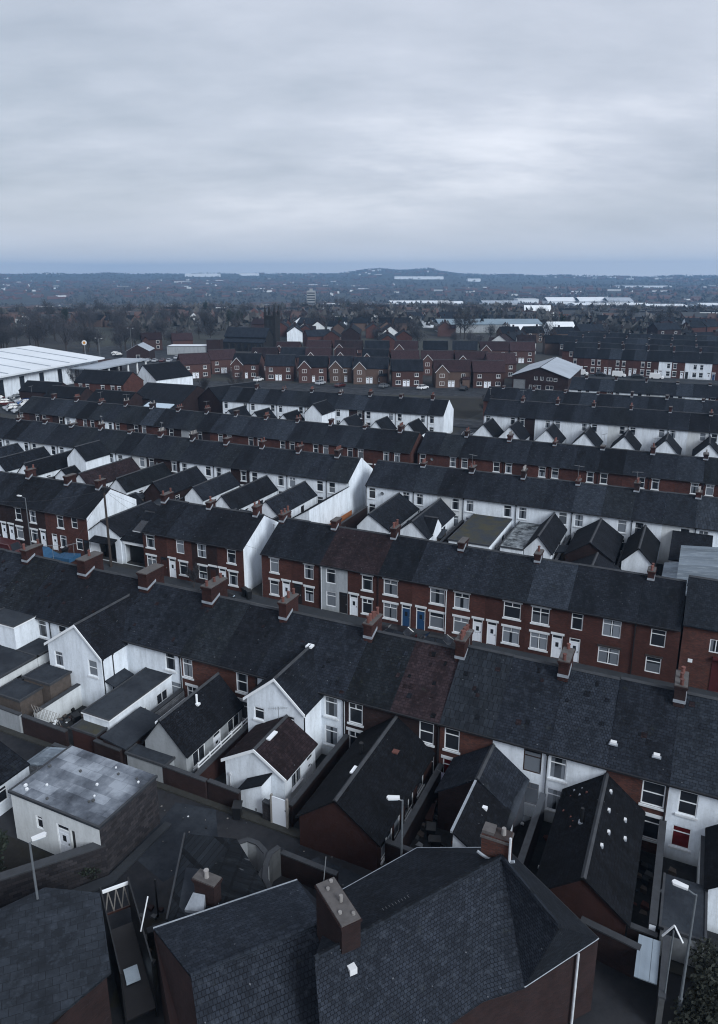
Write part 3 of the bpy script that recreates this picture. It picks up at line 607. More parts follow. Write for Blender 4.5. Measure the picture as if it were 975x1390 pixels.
# ---- row C middle block (left of the white gable)
G_CM = 'houses of the short red brick block'
CM = [
 (-57.3, -53.8, 'brick', 'slate', [(-56.2, 3.3, 1.25, 1.55, 'plain', 'LSn'), (-56.2, .7, 1.4, 1.6, 'cross', 'LSn'), (-54.4, .1, .95, 2.35, 'brown')], [-57.0], 'brick house next to the white workshops at the left end of the short block'),
 (-53.8, -50.3, 'brick', 'slate', [(-51.9, 3.3, 1.1, 1.6, 'plain', 'Ln'), (-51.6, .7, 1.2, 1.6, 'plain', 'LSn'), D_(-53.2)], [], 'second brick house from the white workshops, white door and lone lintel'),
 (-50.3, -46.8, 'brick_dark', 'slate_dark', [(-48.9, 3.3, 1.2, 1.6, 'sash', 'Ln'), (-48.9, .7, 1.2, 1.6, 'sash', 'Ln'), (-47.5, .1, .95, 2.35, 'brown', 'L')], [-50.6], 'grimy brown-fronted house third along the short brick block'),
 (-46.8, -43.3, 'brick', 'slate_dark', [(-44.9, 3.3, 1.15, 1.6, 'plain', 'LSn'), (-44.8, .7, 1.2, 1.6, 'plain', 'LSn'), (-46.2, .1, .95, 2.35, 'white', 'L')], [-44.2], 'right end house of the short brick block with the tall white side wall'),
]
cm = row_front(CM, YC, G_CM)
b = MB(); b.poly([(0, 0, 0), (0, 8.8, 0), (0, 8.8, 5.2), (0, 4.4, 7.74), (0, 0, 5.2)], M['white']); b.box(-.02, -.02, 0, .03, .14, 5.2, M['upvc'])
part('painted_gable', b, cm[3], (1.76, 0, 0)); pipe(cm[3], 1.86, 6.2, 2.5, 6.2, 'white_pipe')
# ---- row C left block
G_CL = 'brick houses at the left edge'
YL = 63.2
CLs = []
pat = [(-66.6, -70.15), (-70.15, -73.7), (-73.7, -77.25), (-77.25, -80.8), (-80.8, -84.35), (-84.35, -87.9), (-87.9, -91.4)]
for i, (b_, a_) in enumerate(pat):
    if i == 0: hs = [(-68.7, 3.6, 1.0, 1.4, 'sash', 'g'), (-68.2, .8, 1.1, 1.5, 'plain', 'g'), (-67.1, .1, .9, 2.2, 'dark')]
    elif i == 1: hs = [(-71.1, 3.3, 1.1, 1.6, 'plain', 'LSn'), (-70.9, .7, 1.1, 1.6, 'plain', 'Sn'), (-72.4, .1, .9, 2.2, 'white')]
    elif i % 2 == 0: hs = [(a_+1.4, 3.3, 1.1, 1.6, 'sash', 'LSn'), (a_+1.3, .7, 1.2, 1.6, 'plain', 'LSn'), (a_+2.85, .1, .9, 2.35, 'white', 'L')]
    else: hs = [(b_-1.2, 3.3, 1.1, 1.6, 'sash', 'LSn'), (b_-1.3, .7, 1.2, 1.6, 'plain', 'LSn'), (b_-2.85, .1, .9, 2.35, 'white', 'L')]
    CLs.append((a_, b_, 'brick' if i < 2 else 'brick_dark', 'slate' if i % 3 else 'slate_dark', hs, [b_+.3] if i in (2, 4, 6) else [b_-1.6] if i == 0 else [], 'brick house number %s in from the white gable of the left-edge block' % ORD[i] if False else '%s brick house leftward from the big white gable above the workshops' % ORD[i]))
cl = row_front(CLs, YL, G_CL)
b = MB(); b.poly([(0, 0, 0), (0, 8.8, 0), (0, 8.8, 5.2), (0, 4.4, 7.74), (0, 0, 5.2)], M['white']); part('painted_gable', b, cl[0], (1.79, 0, 0))
# workshops between the two blocks
t = building('workshop', 'white gabled workshop with a dark open doorway under a lean-to canopy', 'workshop', -64.1, 63.4, 4.9, 9.0, 3.6, 5.1, 'y', 'white', 'slate_dark', {'front': [(.3, .05, 2.6, 2.5, 'hole')]}, ridge=-.3)
b = MB(); b.box(-1.0, .9, .05, 1.6, .95, 2.55, M['black']); part('doorway_dark_backdrop', b, t)  # black sheet inside the open doorway stands in for the shade within
b = MB(); b.prism([(-1.6, -1.1), (2.0, -1.1), (2.0, -.03), (-1.6, -.03)], [2.65, 2.65, 3.0, 3.0], [2.75, 2.75, 3.12, 3.12], M['slate_dark']); part('canopy', b, t)
b = MB()
for i in range(9): b.box(-2.4+i*.16, -.05, .2, -2.32+i*.16, -.005, 2.5, M['upvc'])
part('white_boarding', b, t)
t = building('workshop', 'low white garage with a black opening and skylights in its slate roof', 'workshop', -59.5, 63.6, 4.2, 9.0, 3.2, 5.3, 'x', 'white', 'slate', {'front': [(-.1, .05, 3.2, 2.6, 'hole')]}, ridge=4.5)
b = MB(); b.box(-1.7, .9, .05, 1.5, .95, 2.65, M['black']); part('garage_dark_backdrop', b, t)  # flat black panel set back here, painting the unlit inside of the opening
b = MB(); b.box(-1.95, -.08, 2.66, 1.8, .0, 3.1, M['upvc']); part('fascia', b, t)
b = MB(); b.prism([(-1.4, 1.2), (.3, 1.2), (.3, 2.9), (-1.4, 2.9)], [3.8, 3.8, 4.6, 4.6], [3.98, 3.98, 4.78, 4.78], M['upvc'], M['glass']); part('skylight', b, t)

# ---- row D: long white terrace, rear side faces the camera
YD = 91.3; G_D = 'white terraced houses beyond the brick rooftops'
def pairs(xs, y, grp, phrase, wallf, rooff, he=5.2, hr=7.8, d=8.4, rz=0, detail=1, flip=0, winex='Sn', ends=None, front=False, chimf=lambda i: True, low=True, pots=4, ct=.75, ang=0.0, org=(0, 0), chm='brick_stack', wpos=1.0, upper_z=3.3):
    """houses between consecutive boundaries xs (right to left); window near every even boundary"""
    out = []
    for i in range(len(xs)-1):
        x1, x0 = xs[i], xs[i+1]; w = x1-x0; cx = (x0+x1)/2; even = (i+flip) % 2 == 0
        side = 1 if even else -1          # chimney boundary on the right when even
        wx = side*(w/2-wpos); wl = wallf(i)
        ex = random.choice((winex, winex, winex.replace('n', 'g')))
        if wl.startswith('brick') and 'L' not in ex: ex = ex+'L'
        st = random.choice(('plain', 'sash', 'sash', 'plain', 'tee'))
        hs = [(wx, upper_z, 1.05, 1.6, st, ex)]
        if low and not front: hs.append((wx, .9, 1.05, 1.6, st, ex))
        if front:
            hs.append((wx, .7, 1.25, 1.6, st, ex)); hs.append((-side*(w/2-.75), .1, .92, 2.3, random.choice(('white', 'white', 'dark', 'brown', 'blue')), 'L'))
        ca, sa = math.cos(ang), math.sin(ang)
        X = org[0]+(cx-org[0])*ca; Y = y+(cx-org[0])*sa
        lab = '%s %s' % (WALLWORD[wl], phrase % ORD[i])
        t = terrace_house(lab, X, Y, w+(.0 if not ang else .02), wl, rooff(i), hs, grp, he=he, hr=hr, d=d, rz=ang, detail=detail, dz=random.choice((-.05, 0, .04, .0)), down=(side*(w/2-.12) if (not even) and detail else None), gutc='gutter')
        if even and chimf(i): chimney(t, w/2, d/2, hr-.45, hr+ct+random.choice((-.25, 0, .2, .3)), sx=random.choice((.5, .62)), sy=random.choice((1.1, 1.3, 1.5)), pots=random.choice((0, 2, 2, 3, 4)) if detail else 0, mat=chm if random.random() < .55 else 'brick_dark', potm=random.choice(('terracotta', 'terracotta', 'buff')), detail=detail)
        if detail and random.random() < .14: aerial(t, w/2-.1 if even else -w/2+.1, d/2, hr+.9, 1.5, random.random()*3)
        if detail and random.random() < .10: dish(t, -side*(w/2-.9), -.03, 4.3)
        out.append(t)
    return out
def seq(x1, step, n): return [x1-step*i for i in range(n+1)]
def wl(ws, default='white'): return lambda i: ws.get(i, default)
rr = random.Random(3)
RF = ['slate', 'slate', 'slate_dark', 'slate', 'slate_grey', 'slate_moss']
rf = lambda ov={}: (lambda i: ov.get(i, RF[rr.randrange(6)]))
# right part: from beyond the right frame to the gap at x = -42
xsR = [-41.9, -38.35, -34.75, -31.2, -27.6, -24.1, -20.5, -17.0, -13.4, -9.8, -6.25, -2.7, .85, 4.4, 8.0, 11.5, 15.1, 18.6][::-1]
pairs(xsR, YD, G_D, 'house, %s from right in the terrace right of the tall gable', wl({7: 'white', 5: 'cream', 2: 'cream', 13: 'cream'}), rf({4: 'tile_big', 3: 'slate_grey'}), flip=1, he=5.25)
xsL = [-44.6]+seq(-48.3, 3.32, 24)
dl = pairs(xsL, YD, G_D, 'house, %s leftward from the tall white gable in the long terrace', wl({5: 'brick_dark', 9: 'brick_dark', 10: 'brick_dark', 11: 'cream', 14: 'brick_dark', 15: 'white', 18: 'cream'}), rf(), flip=1, he=5.25)
b = MB(); b.poly([(0, 0, 0), (0, 8.4, 0), (0, 8.4, 5.25), (0, 4.2, 7.95), (0, 0, 5.3)], M['white']); part('painted_gable', b, dl[0], (1.87, 0, 0))
# ---- row E: brick fronts seen over row D's ridge
YE = 112.0; G_E = 'brick houses of the middle street'
def wle(sp): return lambda i: sp.get(i, 'brick')
pairs([23.2]+seq(19.6, 3.65, 17), YE+1.2, G_E, 'middle-street house, %s from the right end of its terrace', wle({}), rf(), front=True, flip=0, winex='LSn', he=5.2)
el = pairs(seq(-43.2, 3.4, 27), YE, G_E, 'middle-street house, %s leftward from the street gap', wle({3: 'brick', 12: 'brick_dark', 13: 'grey_render', 14: 'brick_dark', 19: 'white', 22: 'white', 23: 'brick_dark', 25: 'brick_dark', 17: 'brick_dark'}), rf(), front=True, winex='LSn', flip=1)
# ---- row F: white rears
G_F = 'white houses of the far long terraces'
pairs(seq(20.0, 3.65, 17), 152.0, G_F, 'far-terrace house, %s from its right end, before the grey-roofed workshop', wl({14: 'brick_dark', 5: 'cream', 9: 'cream'}), rf(), ang=0.0, flip=1, detail=1)
fl = pairs(seq(-49.2, 3.6, 15), 146.6, G_F, 'far-terrace house, %s leftward from its white gable below the brick estate', wl({3: 'white', 5: 'brick_dark', 8: 'cream'}), rf(), ang=-R(-4.0), org=(-49.2, 0), flip=1, detail=1)
b = MB(); b.poly([(0, 0, 0), (0, 8.4, 0), (0, 8.4, 5.2), (0, 4.2, 7.9), (0, 0, 5.2)], M['white']); part('painted_gable', b, fl[0], (1.83, 0, 0))
# row F2: the opposite side of that street (its rear roofs and chimneys show)
pairs(seq(22.0, 3.65, 19), 170.5, 'brick houses behind the far white terrace', 'house, %s from the right in the row behind the far white terrace', wle({}), rf(), ang=0, flip=0, detail=0, he=5.0, hr=7.6)
# row G: white rears facing the camera
pairs(seq(16.0, 3.7, 13), 197.5, 'low white terrace right of the grey-roofed workshop', 'house, %s from the right in the white terrace beyond the workshop', wl({3: 'brick', 7: 'cream', 10: 'brick'}), rf(), ang=-R(0), detail=0, he=5.0, hr=7.5, winex='S')
# row H: brick fronts far right
pairs(seq(22.0, 4.1, 16), 270.5, 'far brick and white terrace at the right', 'house, %s from the right in the brick-and-white terrace by the tall lamps', lambda i: 'white' if i in (3, 5, 6, 8) else 'brick', rf(), front=True, detail=0, he=5.6, hr=8.6, winex='LS', ct=1.5)
# roofs beyond H, stepping up the frame
for k, (yy, xa, n) in enumerate(((296, 30, 19), (324, 30, 20), (352, 30, 20))):
    pairs(seq(xa, 4.3+.1*k, n), yy, 'dark roofed terraces far right', 'house, %s from right in %s terrace behind the far brick-and-white one' % ('%s', ('the first', 'the second', 'the third')[k]), lambda i: ('brick_dark', 'brick', 'cream', 'brick_dark')[(i*7+3) % 4], rf(), front=False, low=False, detail=0, he=5.3, hr=8.3, winex='S')
# ------------------------------------------------------------------ rear extensions of row A
GX = 'rear extensions of the nearest terrace'; ZL = 0.715   # the lane lies 0.8 m above the houses
def ext(label, x0, x1, y0, y1, he, hr, kind, wall, roof, **k):
    return building('rear_extension', label, 'extension', (x0+x1)/2, y0, x1-x0, y1-y0, he, hr, kind, wall, roof, group=GX, **k)
# long slate roof with white vents
t = ext('long slate-roofed rear extension with a row of white roof vents and brown brick end', -5.0, -.5, 32.4, YA, 2.8, 4.6, 'y', 'brick_brown', 'slate_dark', ridge=.05,
        holes={'right': [(7.9, .9, .8, 1.5, 'plain', 'S'), (6.2, 1.0, 1.0, 1.2, 'plain', 'S'), (4.6, .2, .9, 2.1, 'white')]})
v = MB(); v.box(-.07, -.1, 0, .07, .1, .08, M['lamphead']); v.box(-.1, -.17, -.06, .1, .12, -.02, M['lead']); vm = v.mesh('roof_vent')
for px, py in ((.45, 7.6), (.55, 6.0), (1.45, 6.5), (.75, 4.4), (1.6, 5.1), (.55, 3.0)):
    put('roof_vent', vm, t, (px, py, 4.6+.12-(px-.05)*.8))
v = MB(); v.box(-.16, -.16, 0, .16, .16, .1, M['lead']); v.tube((0, 0, .05), (0, 0, 1.0), .1, M['black'], n=8); part('flue', v, t, (-.75, 4.6, 4.05))
rd = random.Random(5); v = MB()
for i in range(9):
    px, py = -2.0+rd.random()*1.2, 4.5+rd.random()*4; zz = 4.6+.13-(.05-px)*.8; s = .04+.04*rd.random()
    v.prism([(px-s, py-s), (px+s, py-s*.7), (px+s*.8, py+s), (px-s*.8, py+s)], zz-.06, zz+.03, M['terracotta' if i % 3 else 'lead'])
part('slate_repairs', v, t)
b = MB(); b.box(1.0, .15, 2.75, 2.1, .7, 2.83, M['lead']); 
# pair 2: short gabled outrigger and a long single-slope kitchen
t = ext('short brick gabled extension with a lean roof beside the smoking chimney roof', -12.2, -7.5, 37.6, YA, 2.8, 4.5, 'y', 'brick_dark', 'slate', ridge=.1)
pipe(t, -.4, -.08, .1, 2.6, 'white_pipe')
t = ext('long single-slope slate kitchen with a white rendered end wall', -9.75, -7.45, 32.9, 37.58, 2.75, 4.4, 'monoX', 'white', 'slate_dark', z0=.2)
b = MB(); b.box(-1.3, 4.6, 4.35, -1.2, -.14, 4.52, M['lead']) if False else b.prism([(-1.27, -.16), (-1.15, -.16), (-1.15, 4.5), (-1.27, 4.5)], 4.40, 4.55, M['lead']); part('verge_strip', b, t)
v = MB(); v.box(-.2, -.12, 0, .2, .12, .18, M['upvc']); part('roof_vent', v, t, (-.3, 3.2, 3.75))
# pair 3: wide brown gabled extension
t = ext('wide slate-roofed extension with a brown painted gable facing the lane', -19.0, -13.9, 32.0, YA, 2.8, 4.7, 'y', 'brick_brown', 'slate_dark', ridge=-.1,
        holes={'right': [(1.4, 1.0, 1.7, 1.5, 'pair', 'Sn'), (3.0, .9, .9, 1.8, 'plain', 'n'), (5.0, 1.1, 1.5, 1.3, 'pair', 'S'), (7.0, 1.3, 1.2, 1.1, 'plain', 'S')]})
v = MB(); v.tube((0, 0, -.1), (0, 0, .75), .1, M['black'], n=8); v.tube((0, 0, .75), (0, 0, .85), .15, M['black'], n=8); part('flue', v, t, (-.9, 5.2, 4.15))
v = MB(); v.box(-.14, -.35, 0, .14, .35, .1, M['upvc']); part('roof_vent', v, t, (-.3, 2.9, 4.68))
v = MB(); v.box(-.2, -.2, 0, .2, .2, .08, M['terracotta']); part('slate_repair', v, t, (1.0, 6.4, 4.1))
# pair 4: tall two-storey white extension, gable end hipped into the main roof, lower kitchen and porch
t = ext('tall two-storey white extension with a peaked roof in the middle of the nearest terrace', -27.0, -22.4, 38.6, YA, 5.0, 7.0, 'y', 'white', 'slate', ridge=.1, roof_y1=5.1, verge='f',
        holes={'front': [(-1.3, 3.4, .85, 1.0, 'plain', 'S'), (1.2, 3.3, .8, 1.1, 'plain', 'g')], 'right': []})
pipe(t, 2.36, .05, 0.1, 4.9)
v = MB(); v.prism([(-.25, -.25), (.25, -.25), (.25, .25), (-.25, .25)], 0, .14, M['upvc']); part('ridge_end_cap', v, t, (.1, 5.0, 7.02))
t = ext('low white gabled kitchen with white bargeboards in front of the two-storey extension', -26.1, -21.5, 34.5, 38.58, 2.9, 4.3, 'y', 'white', 'slate_brown', ridge=.1, verge='f',
        holes={'right': [(1.5, 1.3, 1.3, 1.1, 'pair', 'Sn'), (3.3, .4, .8, 2.0, 'white')]}, z0=.2)
v = MB(); v.box(-.14, -.5, 0, .14, .5, .1, M['upvc']); part('roof_vent', v, t, (.35, 1.7, 4.3)); pipe(t, -1.9, -.08, .8, 2.0, 'white_pipe'); aerial(t, -.4, 3.8, 3.9, 1.2)
t = ext('little lean-to porch on the end of the white gabled kitchen', -24.2, -22.5, 33.3, 34.46, 1.9, 2.9, 'monox', 'white', 'slate', z0=.6)
# pair 5: dark slate extension with the white strip
t = ext('dark slate extension with a white strip on its roof beside white yard railings', -32.4, -28.9, 33.9, 40.6, 2.75, 4.75, 'y', 'grey_render', 'slate_dark', ridge=-.25,
        holes={'right': [(1.4, 1.1, 1.4, 1.2, 'pair', 'S'), (3.5, .2, .9, 2.1, 'white'), (5.6, 1.2, 1.5, 1.1, 'pair', 'S')]}, z0=.1)
b = MB(); b.prism([(-.62, -.1), (-.48, -.1), (-.48, 3.2), (-.62, 3.2)], 4.45, 4.62, M['upvc']); part('white_flashing', b, t)
v = MB(); v.tube((0, 0, -.1), (0, 0, .7), .08, M['upvc'], n=8); v.box(-.2, -.15, -.12, .2, .15, .02, M['upvc']); part('flue', v, t, (.3, 3.3, 4.35))
t = ext('low flat-roofed lean-to at the end of the dark slate extension', -33.2, -29.9, 32.9, 33.86, 2.1, 2.1, 'flat', 'grey_render', 'felt', z0=.6)
t = ext('dark felt-roofed outhouse on the lane left of the slate extension', -35.4, -33.4, 33.0, 37.0, 2.4, 2.7, 'monoX', 'brick_dark', 'felt', z0=.5)
# pair 6: long flat-roofed white kitchen
t = ext('long flat-roofed white kitchen extension with small dark windows', -38.5, -36.0, 34.3, YA, 3.0, 3.0, 'flat', 'white', 'felt', fascia='upvc',
        holes={'right': [(1.6, 1.25, 1.1, .85, 'pair', 'Sg'), (3.6, .9, .6, 1.1, 'plain', 'g'), (5.7, 1.3, 1.3, .95, 'pair', 'Sg')]}, z0=.2)
t = building('brick_store', 'red painted brick store with a mossy felt top in front of the white kitchen', 'store', -37.45, 33.25, 2.3, 1.0, 2.3, 2.3, 'flat', 'brick_brown', 'felt_moss', z0=.6)
# pair 7: big white gabled two-storey extension
t = ext('big two-storey white gabled extension with two windows towards the lane, left of centre', -46.2, -40.5, 38.4, YA, 5.0, 7.25, 'y', 'white', 'slate_dark', ridge=.5, roof_y1=7.3, verge='f',
        holes={'front': [(-1.75, 3.1, .9, 1.35, 'plain', 'Sn'), (1.9, 3.1, .95, 1.4, 'sash', 'Sn')], 'right': [(1.7, 1.2, 1.6, 1.0, 'pair', 'g')]})
pipe(t, 2.9, .1, 0.1, 4.9); pipe(t, 2.9, 1.2, 2.0, 4.9)
b = MB(); b.prism([(-.1, .2), (1.0, .2), (1.0, 2.4), (-.1, 2.4)], [2.75, 2.4, 2.4, 2.75], [2.85, 2.5, 2.5, 2.85], M['felt']); part('canopy', b, t, (2.85, 0, 0))
for (x0, x1, y0, y1, h, lab) in ((-47.4, -44.6, 33.9, 36.0, 2.5, 'flat dark-roofed yard shed nearest the lane, left yard'), (-46.6, -43.8, 36.1, 38.2, 2.9, 'flat dark-roofed yard shed against the big white gable')):
    building('garden_shed', lab, 'shed', (x0+x1)/2, y0, x1-x0, y1-y0, h, h, 'flat', 'timber', 'felt', z0=.1, group='flat roofed yard sheds')
b = MB(); b.box(0, 0, 0, .3, .8, .04, M['timber_pale'])
# pair 8: two-storey flat-roofed extension above a long flat kitchen
t = ext('two-storey flat-roofed white extension at the left edge', -54.3, -50.5, 38.8, YA, 5.15, 5.15, 'flat', 'white', 'felt', fascia='upvc')
t = ext('long flat-roofed white kitchen below the two-storey extension at the left edge', -52.4, -48.1, 34.3, 38.76, 3.0, 3.0, 'flat', 'cream', 'felt',
        holes={'right': [(.9, 1.0, 1.3, 1.0, 'pair', 'g'), (2.4, .2, .9, 2.1, 'hole'), (3.7, 1.2, 1.1, 1.0, 'pair', 'g')]}, z0=.1)
b = MB(); b.box(1.9, 1.95, .2, 2.0, 2.85, 2.3, M['door_dark']); part('door', b, t)
t = ext('flat-roofed kitchen strip right beside the tall flat-roofed extension', -50.46, -48.1, 38.8, YA, 3.0, 3.0, 'flat', 'cream', 'felt')
t = ext('slate-roofed extension cut off by the left frame', -61.5, -57.0, 36.0, YA, 2.9, 4.5, 'y', 'white', 'slate')
# pair 0 at the right edge
t = ext('white walled extension with a dark roof at the right edge of the photo', 3.2, 7.6, 36.4, YA, 2.9, 4.6, 'y', 'white', 'slate_dark', z0=0)
t = building('garden_shed', 'dark flat-roofed shed between two white walls at the right edge', 'shed', 2.1, 33.2, 2.0, 3.6, 2.4, 2.4, 'flat', 'grey_render', 'felt', z0=.3, group='flat roofed yard sheds')
# ------------------------------------------------------------------ yards, walls, lane
def wall_thing(label, x0, y0, x1, y1, z0, z1, mat='brick_dark', th=.24, cop='coping', name='yard_wall', z0b=None, z1b=None, cat='wall', grp='yard walls behind the nearest terrace'):
    L_ = math.hypot(x1-x0, y1-y0); a = math.atan2(y1-y0, x1-x0); t = thing(name, label, cat, (x0, y0, 0), a, grp)
    za, zb = z1, (z1b if z1b is not None else z1); ga, gb_ = z0, (z0b if z0b is not None else z0)
    b = MB(); b.prism([(0, -th/2), (L_, -th/2), (L_, th/2), (0, th/2)], [ga, gb_, gb_, ga], [za, zb, zb, za], M[mat]); part('masonry', b, t)
    if cop: b = MB(); b.prism([(0.0, -th/2-.04), (L_, -th/2-.04), (L_, th/2+.04), (0.0, th/2+.04)], [za+.002, zb+.002, zb+.002, za+.002], [za+.09, zb+.09, zb+.09, za+.09], M[cop]); part('coping', b, t)
    return t
LW_ = [  # lane walls: x0, x1, top, material, label
 (-62, -54.6, 2.2, 'brick_dark', 'lane wall at the far left of the back lane'),
 (-54.5, -48.0, 2.0, 'brick_dark', 'sooty lane wall below the flat-roofed kitchens at the left edge'),
 (-47.9, -43.4, 2.3, 'grey_render', 'grey rendered lane wall in front of the two yard sheds'),
 (-43.3, -38.8, 2.2, 'brick_dark', 'dark lane wall in front of the cluttered yard below the big white gable'),
 (-36.2, -33.7, 2.2, 'brick_dark', 'dark brick lane wall between the flat kitchen and the slate extension'),
 (-30.1, -26.5, 2.1, 'brick_dark', 'lane wall at the end of the white railings'),
 (-26.4, -23.9, 2.1, 'brick_dark', 'lane wall with pale coping left of the porch'),
 (-22.2, -20.3, 2.0, 'stone', 'tumbledown stone lane wall below the porch'),
 (-13.8, -9.9, 2.1, 'brick_dark', 'lane wall right of the brown gable'),
 (-7.3, -5.1, 2.1, 'brick_dark', 'lane wall behind the smoking chimney'),
 (-.4, 1.0, 2.1, 'brick_dark', 'short lane wall at the right by the corrugated sheet'),
]
for x0, x1, top, m, lab in LW_: wall_thing(lab, x0, 33.0, x1, 32.9, .0, top, m)
# walls between the yards
for x, y0, top, m, lab in ((.72, 33.1, 2.5, 'white', 'white painted yard wall near the right edge'), (-6.35, 33.1, 2.0, 'brick_dark', 'yard wall beside the smoking chimney'), (-13.2, 33.1, 2.0, 'brick_dark', 'yard wall right of the brown gabled extension'),
        (-20.3, 33.1, 2.2, 'brick_dark', 'long yard wall left of the brown gabled extension'), (-27.6, 33.1, 1.9, 'brick_brown', 'reddish yard wall under the white railings'), (-34.9, 33.1, 2.1, 'flag', 'whitewashed rubble wall beside the flat white kitchen'),
        (-43.2, 34.0, 1.9, 'cream', 'pale rendered yard wall beside the two sheds'), (-47.9, 34.0, 2.0, 'grey_render', 'grey yard wall beside the kitchen strip at left'), (3.0, 33.1, 2.2, 'cream', 'pale yard wall at the right frame edge')):
    wall_thing(lab, x, y0, x, YA-.05, .0, top, m, th=.3)
# white railings along one yard
t = thing('railing', 'white three-rail yard railing above the reddish yard wall', 'railing', (-28.0, 34.0, 0))
for k in range(3): b = MB(); b.box(-.03, 0, 1.55+.28*k, .03, 6.6, 1.62+.28*k, M['upvc']); part('rail', b, t)
b = MB(); 
for k in range(6): b.box(-.04, k*1.3, 0.2, .04, k*1.3+.08, 2.25, M['upvc'])
part('rail_posts', b, t)
# lattice trellis panel
b = MB()
for k in range(9): b.tube((k*.3, 0, 0), (k*.3+.5, 0, 1.0), .02, M['timber_pale'], n=4); b.tube((k*.3+.5, 0, 0), (k*.3, 0, 1.0), .02, M['timber_pale'], n=4)
solo('trellis_panel', b, 'pale lattice trellis on the wall of the cluttered left yard', 'trellis', (-43.0, 33.6, 1.9))
# white gate and junk by the porch
t = thing('yard_gate', 'white wooden gate in the lane wall below the porch', 'gate', (-20.9, 32.8, .8))
b = MB(); b.box(-.5, -.05, .05, .5, .0, 2.0, M['door_white']); part('gate_leaf', b, t)
b = MB(); b.box(-.62, -.08, 0, -.5, .08, 2.1, M['timber_pale']); b.box(.5, -.08, 0, .62, .08, 2.1, M['timber_pale']); part('gate_posts', b, t)
jr = random.Random(9)
b = MB()
for k in range(26):
    x, y, s = jr.random()*1.8, jr.random()*.9, .08+.16*jr.random(); b.prism([(x-s, y-s), (x+s, y-s*.6), (x+s*.7, y+s), (x-s*.8, y+s*.7)], 0, .1+.35*jr.random(), M[jr.choice(['black', 'timber_pale', 'upvc', 'felt', 'concrete'])])
solo('rubbish_heap', b, 'heap of black bags and pale scraps beside the white gate', 'rubbish', (-22.9, 33.3, .75))
# washing on a line: purple-white clothes
t = thing('washing', 'pale lilac washing hanging in the narrow yard', 'washing', (-12.7, 40.3, 0))
b = MB(); b.tube((-.5, 0, 2.2), (1.2, -.6, 2.2), .012, M['steel'], n=4); part('washing_line', b, t)
m_l = plain('lilac_cloth', (0.33, 0.33, 0.45), .9, var=.3, scale=6)
for k in range(3):
    b = MB(); x = -.2+k*.42
    for q in range(5): b.poly([(x+q*.08, -.1-k*.15+.03*(q % 2), 2.18), (x+q*.08+.08, -.1-k*.15+.03*((q+1) % 2), 2.18), (x+q*.08+.08, -.1-k*.15+.04*((q+1) % 2), 1.0+.1*k), (x+q*.08, -.1-k*.15+.04*(q % 2), 1.0+.1*k)], m_l)
    part('garment', b, t)
# wheelie bins
def bin_thing(lab, x, y, z=0.0, rz=0, body='black'):
    t = thing('wheelie_bin', lab, 'bin', (x, y, z), rz, 'wheelie bins in yards and street')
    def f(b):
        i = len(b.v); b.v += [(-.2,-.24,.06),(.2,-.24,.06),(.2,.22,.06),(-.2,.22,.06),(-.27,-.33,.95),(.27,-.33,.95),(.27,.3,.95),(-.27,.3,.95)]; k = b._m(M[body])
        for q in ((0,1,5,4),(1,2,6,5),(2,3,7,6),(3,0,4,7),(3,2,1,0)): b.f.append(tuple(i+a for a in q)); b.mi.append(k)
    put('bin_body', cached(('bin', body), 'bin_body', f), t)
    put('lid', cached(('lid', body), 'lid', lambda b: (b.prism([(-.29,-.36),(.29,-.36),(.29,.33),(-.29,.33)], [.955]*4, [1.0, 1.0, 1.07, 1.07], M[body]), b.box(-.26, .33, .94, .26, .4, 1.0, M[body]))), t)
    for s in (-1, 1): put('wheel', cached('binwheel', 'wheel', lambda b: b.tube((-.03,0,0), (.03,0,0), .1, M['tyre'], n=10)), t, (s*.23, .26, .1))
for lab, x, y, z, rz in (('black wheelie bin standing on the back lane below the porch wall', -23.7, 32.3, ZL, .4), ('black wheelie bin at the foot of the tall white side wall', -42.7, 61.6, .12, 1.2), ('second black bin beside the tall white side wall', -42.0, 61.3, .12, .9),
        ('wheelie bin lying open in the yard beside the washing', -12.2, 36.4, .1, .3), ('wheelie bin against the yard wall beside the washing', -11.6, 35.4, .2, 2.0), ('black bin in the yard below the lone black flue', -13.6, 37.5, .1, .7),
        ('dark bin in the front corner of the leftmost yard', -49.4, 33.6, .8, .1), ('black wheelie bin by the doors of the left-edge brick houses', -69.7, 62.2, .12, .0), ('bin beside the shed by the big white gable', -43.9, 35.2, .1, .2), ('bin in the cluttered yard below the big white gable', -41.2, 36.0, .1, 1.2)):
    bin_thing(lab, x, y, z, rz)
# clutter in the yards: one stuff mesh
b = MB()
def junk(x0, x1, y0, y1, z, n):
    for k in range(n):
        x, y, s = jr.uniform(x0, x1), jr.uniform(y0, y1), .07+.2*jr.random()
        b.prism([(x-s, y-s*.6), (x+s, y-s), (x+s*.8, y+s*.5), (x-s*.6, y+s)], z, z+.06+.4*jr.random()*s*4, M[jr.choice(['black', 'timber', 'timber', 'concrete', 'felt', 'brick', 'upvc', 'steel', 'yard'])])
junk(-13.7, -12.4, 34, 40, .1, 45); junk(-43, -39, 34, 37.8, .2, 90); junk(-7.4, -5.1, 34, 40.5, .1, 18); junk(-36, -34.9, 34, 40, .1, 30); junk(-28.8, -27.8, 34.2, 40.5, .1, 16); junk(-38, -33, 28.5, 30.8, .72, 20); junk(-22.2, -20.6, 34.4, 40, .1, 26); junk(-.3, .5, 33.5, 40, .1, 22); junk(1.0, 2.9, 37, 40, 0, 18); junk(-48.2, -43.2, 33.3, 34, .7, 16); junk(-30, -28, 33.2, 33.8, .6, 8); junk(-52, -49, 33.2, 34.2, .8, 16); junk(-12, -10.5, 33.4, 37, .2, 14)
o = struct('yard_clutter', b, 'stuff'); o['label'] = 'small odds and ends lying in the back yards'
